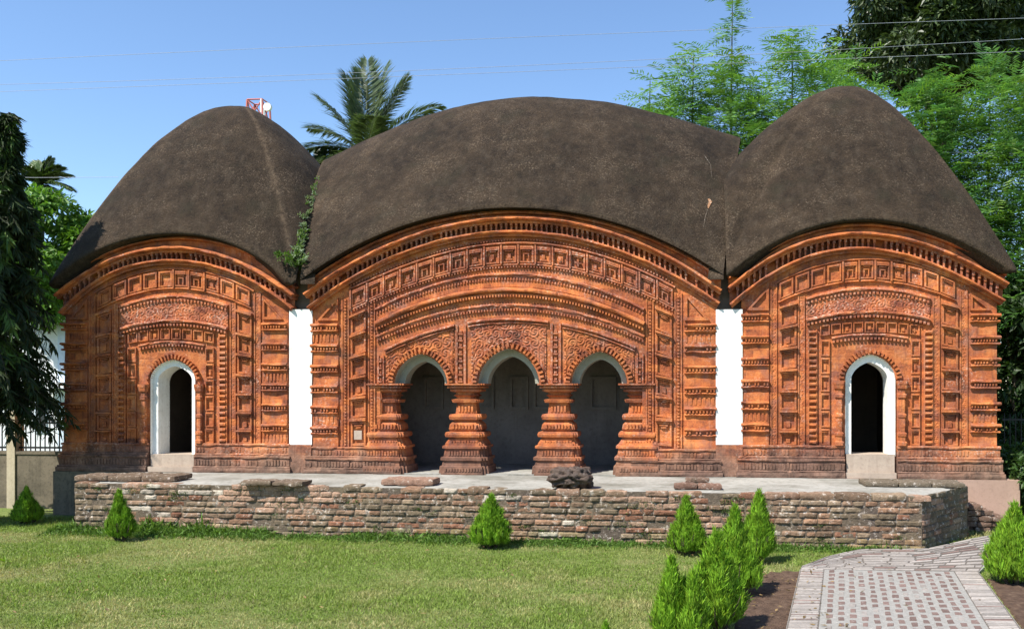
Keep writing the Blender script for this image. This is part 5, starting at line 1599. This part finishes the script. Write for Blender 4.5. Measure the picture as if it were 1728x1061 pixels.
# ferny weeds growing in the roof valley
def valley_weed(u, v, Y, n, label, size, seed, pale=False):
    r = np.random.default_rng(seed); p = P(u, v, Y)
    m_ = MB()
    for i in range(n):
        q = p + np.array([r.normal(0, .06), r.normal(0, .08), r.uniform(0, .1)]) * size * 2
        k_ = 16; d = nrm(r.normal(0, .6, (k_, 3)) + np.array([[0, -.3, .6]]))
        leaves(m_, np.tile(q, (k_, 1)) + d * .02, d, rdir(k_, r), r.uniform(.04, .10, k_) * size, r.uniform(.02, .045, k_) * size, colvar(k_, (.20, .27, .15) if pale else (.10, .19, .03), .35, .1, r), .2)
    return m_, p
for (u, v, Y, n, lab, sz, sd, pale) in ((497, 452, -.12, 26, "leafy green weed sprouting where two temple roofs meet", 1.0, 3, False), (494, 412, .15, 16, "pale grey-green weed growing up the roof valley above the leafy weed", .9, 4, True)):
    m_, p = valley_weed(u, v, Y, n, lab, sz, sd, pale)
    if pale:    # tufts rooted on the slopes of the valley
        r = np.random.default_rng(9); m_ = MB()
        bpy.context.view_layer.update(); dg = bpy.context.evaluated_depsgraph_get()
        for i in range(85):
            t = r.uniform(0, 1) ** 1.4; uu, vv = 500 + 36 * t ** 1.3 + r.normal(0, 5 - 2 * t), 450 - 150 * t
            d = FWD + (uu - PU) / F_PX * RGT + np.array([0, 0, (PV - vv) / F_PX])
            hit, loc, nor, _, ob, _ = SC.ray_cast(dg, Vector(CAM), Vector(d).normalized())
            if not hit or ob.name[:4] != 'roof': continue
            k_ = 9; q = np.array(loc); dd = nrm(np.array(nor)[None] + r.normal(0, .6, (k_, 3)) + np.array([[0, 0, .4]]))
            leaves(m_, np.tile(q, (k_, 1)) + r.normal(0, .015, (k_, 3)), dd, rdir(k_, r), r.uniform(.05, .10, k_) * (1.15 - t * .6), r.uniform(.022, .036, k_) * (1.1 - t * .4), colvar(k_, (.27, .34, .21) if r.uniform() < .7 else (.14, .23, .06), .3, .05, r), .2)
    tag(m_.build("roof_weed", M['leaf']), lab, "weed", kind="stuff" if pale else None)

# a strip of bare brick and a hairline crack in the long roof's plaster
bpy.context.view_layer.update(); dg = bpy.context.evaluated_depsgraph_get()
def on_roof(u, v, lift=.006):
    d = FWD + (u - PU) / F_PX * RGT + np.array([0, 0, (PV - v) / F_PX])
    hit, loc, nor, _, ob, _ = SC.ray_cast(dg, Vector(CAM), Vector(d).normalized())
    return np.array(loc + nor * lift)
roof_o = [o for o in TM.children if o.name.startswith('roof')][0]
for pts, wds, colr, nm in (([(1196, 336), (1198, 341), (1196, 346), (1195, 352)], [.018, .034, .026, .006], (.36, .19, .10), "exposed_brick"),
                           ([(1188, 262), (1199, 278), (1201, 300)], [.004, .005, .003], (.10, .08, .06), "crack"), ([(1194, 354), (1190, 366), (1187, 384)], [.004, .007, .003], (.13, .10, .075), "crack")):
    m_ = MB(); L_ = [on_roof(*q) for q in pts]
    g = np.array([[q - np.array([w, 0, 0]) for q, w in zip(L_, wds)], [q + np.array([w, 0, 0]) for q, w in zip(L_, wds)]])
    m_.grid(g, col=colr); m_.build(nm, M['brick'], roof_o)

# ------------------------------------------------------------------ wires, tower, house, fences
def wire(pts, Y, label, rad=.010):
    q = np.array([P(u, v, Y) for u, v in pts]); c = np.polyfit(q[:, 0], q[:, 2], 2)
    xs = np.linspace(q[0, 0] - 8, q[-1, 0] + 8, 60)
    m_ = MB(); tube(m_, np.stack([xs, np.full(60, Y), np.polyval(c, xs)], -1), rad, 6)
    tag(m_.build("overhead_wire", M['wire']), label, "wire", "overhead wires crossing the sky")
wire([(0, 103), (864, 64), (1728, 31)], 4.6, "highest overhead wire crossing the whole sky", .0042)
wire([(0, 143), (864, 112), (1728, 66)], 4.5, "upper wire of the close pair crossing the coconut palm", .0042)
wire([(0, 155), (864, 122), (1728, 87)], 4.4, "lower wire of the close pair crossing the coconut palm", .0042)
wire([(-60, 299), (60, 298), (175, 300)], 3.6, "short low wire beside the areca palm", .0042) if False else None
m_ = MB(); a, b = P(-80, 298, 5.0), P(200, 299, 5.0); tube(m_, [a, (a + b) / 2 - np.array([0, 0, .02]), b], .005, 6)
tag(m_.build("overhead_wire", M['wire']), "low overhead wire passing the areca palm", "wire", "overhead wires crossing the sky")
m_ = MB(); a, b = P(1590, 257, 4.9), P(1900, 262, 4.9); tube(m_, [a, (a + b) / 2 - np.array([0, 0, .02]), b], .005, 6)
tag(m_.build("overhead_wire", M['wire']), "low overhead wire beside the outer slope of the tallest dome", "wire", "overhead wires crossing the sky")

def tower():
    Y = 62.0; c = P(436, 172, Y); b = np.array([c[0], Y, 0]); zt = c[2]
    root = thing("telecom_tower", "red and white lattice telecom tower peeking over the shaded dome", "tower", b)
    m_ = MB(); n = 12
    lev = np.linspace(0, zt, n + 1)
    hw = lambda z: 1.9 - 1.2 * z / zt
    for k_ in range(n):
        z0, z1 = lev[k_], lev[k_ + 1]; col = (.55, .17, .14) if (n - 1 - k_) % 2 == 0 else (.75, .75, .73)  # red bands paled in their colour to suggest distance haze
        for sx in (-1, 1):
            for sy in (-1, 1):
                tube(m_, [b + np.array([sx * hw(z0), sy * hw(z0), z0]), b + np.array([sx * hw(z1), sy * hw(z1), z1])], .09, 5, col=col)
        for sy in (-1, 1):
            for s in (-1, 1):
                tube(m_, [b + np.array([-s * hw(z0), sy * hw(z0), z0]), b + np.array([s * hw(z1), sy * hw(z1), z1])], .06, 4, col=col)
                tube(m_, [b + np.array([sy * hw(z0), -s * hw(z0), z0]), b + np.array([sy * hw(z1), s * hw(z1), z1])], .06, 4, col=col)
            tube(m_, [b + np.array([-hw(z1), sy * hw(z1), z1]), b + np.array([hw(z1), sy * hw(z1), z1])], .07, 4, col=col)
            tube(m_, [b + np.array([sy * hw(z1), -hw(z1), z1]), b + np.array([sy * hw(z1), hw(z1), z1])], .07, 4, col=col)
    m_.build("lattice_frame", M['tower'], root)
    p = P(453, 182, Y - .8)
    d = MB(); tube(d, [p + np.array([.0, -.02, 0]), p + np.array([.0, -.28, 0])], [.36, .36], 14, col=(.8, .8, .8))
    V = [p + np.array([0, -.30, 0])] + [p + np.array([.36 * math.cos(a), -.28, .36 * math.sin(a)]) for a in np.linspace(0, 6.283, 14, endpoint=False)]
    d.add(V, None, [(0, 1 + i, 1 + (i + 1) % 14) for i in range(14)], col=(.8, .8, .8)); d.build("drum_antenna", M['tower'], root)
    for dx in (.62,):
        q = c + np.array([dx, -.75, .1]); a_ = MB(); a_.box(q[0] - .06, q[0] + .06, q[1] - .05, q[1] + .05, q[2] - 1.3, q[2] - .1, col=(.75, .75, .75)); a_.build("panel_antenna", M['tower'], root)
    a_ = MB(); q = P(446, 190, Y - .75); tube(a_, [q + np.array([0, 0, -2.2]), q + np.array([0, 0, .25])], .07, 6, col=(.7, .7, .72)); a_.build("antenna_mast", M['tower'], root)
tower()

def house():
    Y = 6.2; x0, x1 = X(-160, Y), X(116, Y); zt = Z(95, 543, Y)
    root = thing("house", "pale blue and white house behind the iron fence and drooping tree", "house", ((x0 + x1) / 2, Y, 0))
    m_ = MB(); m_.box(x0, x1, Y, Y + 5, -.05, zt); m_.build("wall", M['house_white'], root)
    m_ = MB(); m_.box(x0 - .1, x1 + .12, Y - .12, Y + 5.1, zt, zt + .10); m_.build("roof_slab", M['house_white'], root)
    m_ = MB(); m_.box(X(84, Y), x1 + .3, Y - .55, Y - .01, Z(95, 655, Y), Z(95, 645, Y)); m_.build("sunshade", M['house_white'], root)
    m_ = MB(); m_.box(X(100, Y), x1 + .02, Y - .06, Y + .02, .0, Z(95, 545, Y)); m_.build("blue_corner", M['house'], root)
    for u0, u1, v0, v1 in ((60, 80, 672, 730), (-20, 20, 600, 650)):
        f = MB(); f.box(X(u0, Y), X(u1, Y), Y - .03, Y + .01, Z(70, v1, Y), Z(70, v0, Y)); fo = f.build("window", M['house'], root)
        g = MB(); g.box(X(u0 + 2, Y), X(u1 - 2, Y), Y - .045, Y - .028, Z(70, v1 - 3, Y), Z(70, v0 + 3, Y)); g.build("pane", M['glass'], fo)
house()

def fence(x0, x1, Y, ztop, zwall, label, posts, step=.095, seed=0):
    root = thing("iron_fence", label, "fence", ((x0 + x1) / 2, Y, 0), "iron fences beside the temples")
    w = MB(); w.box(x0, x1, Y, Y + .18, -.05, zwall); w.build("low_wall", M['oldwall'], root)
    w = MB(); w.box(x0, x1, Y - .02, Y + .2, zwall, zwall + .05); w.build("coping", M['oldwall'], root)
    for zz in (zwall + .10, ztop - .10):
        w = MB(); w.box(x0, x1, Y + .07, Y + .11, zz, zz + .035); w.build("rail", M['iron'], root)
    w = MB(); x = x0 + .04
    while x < x1 - .03:
        tube(w, [(x, Y + .09, zwall + .05), (x, Y + .09, ztop - .04), (x, Y + .09, ztop + .04)], [.012, .012, .002], 5); x += step
    w.build("railing_bars", M['iron'], root)
    for px in posts:
        w = MB(); w.box(px - .08, px + .08, Y - .03, Y + .21, -.05, ztop + .08); w.box(px - .10, px + .10, Y - .05, Y + .23, ztop + .08, ztop + .14)
        w.build("post", M['post'], root)
fence(X(-220, .6), X(108, .6), .6, Z(60, 706, .6), Z(60, 766, .6), "black iron fence on a dark low wall beside the shaded temple", [X(20, .6), X(-140, .6)])
fence(X(1694, 1.4), X(2000, 1.4), 1.4, Z(1700, 700, 1.4), Z(1700, 775, 1.4), "dark iron fence beyond the pink foundation block", [X(1850, 1.4)])
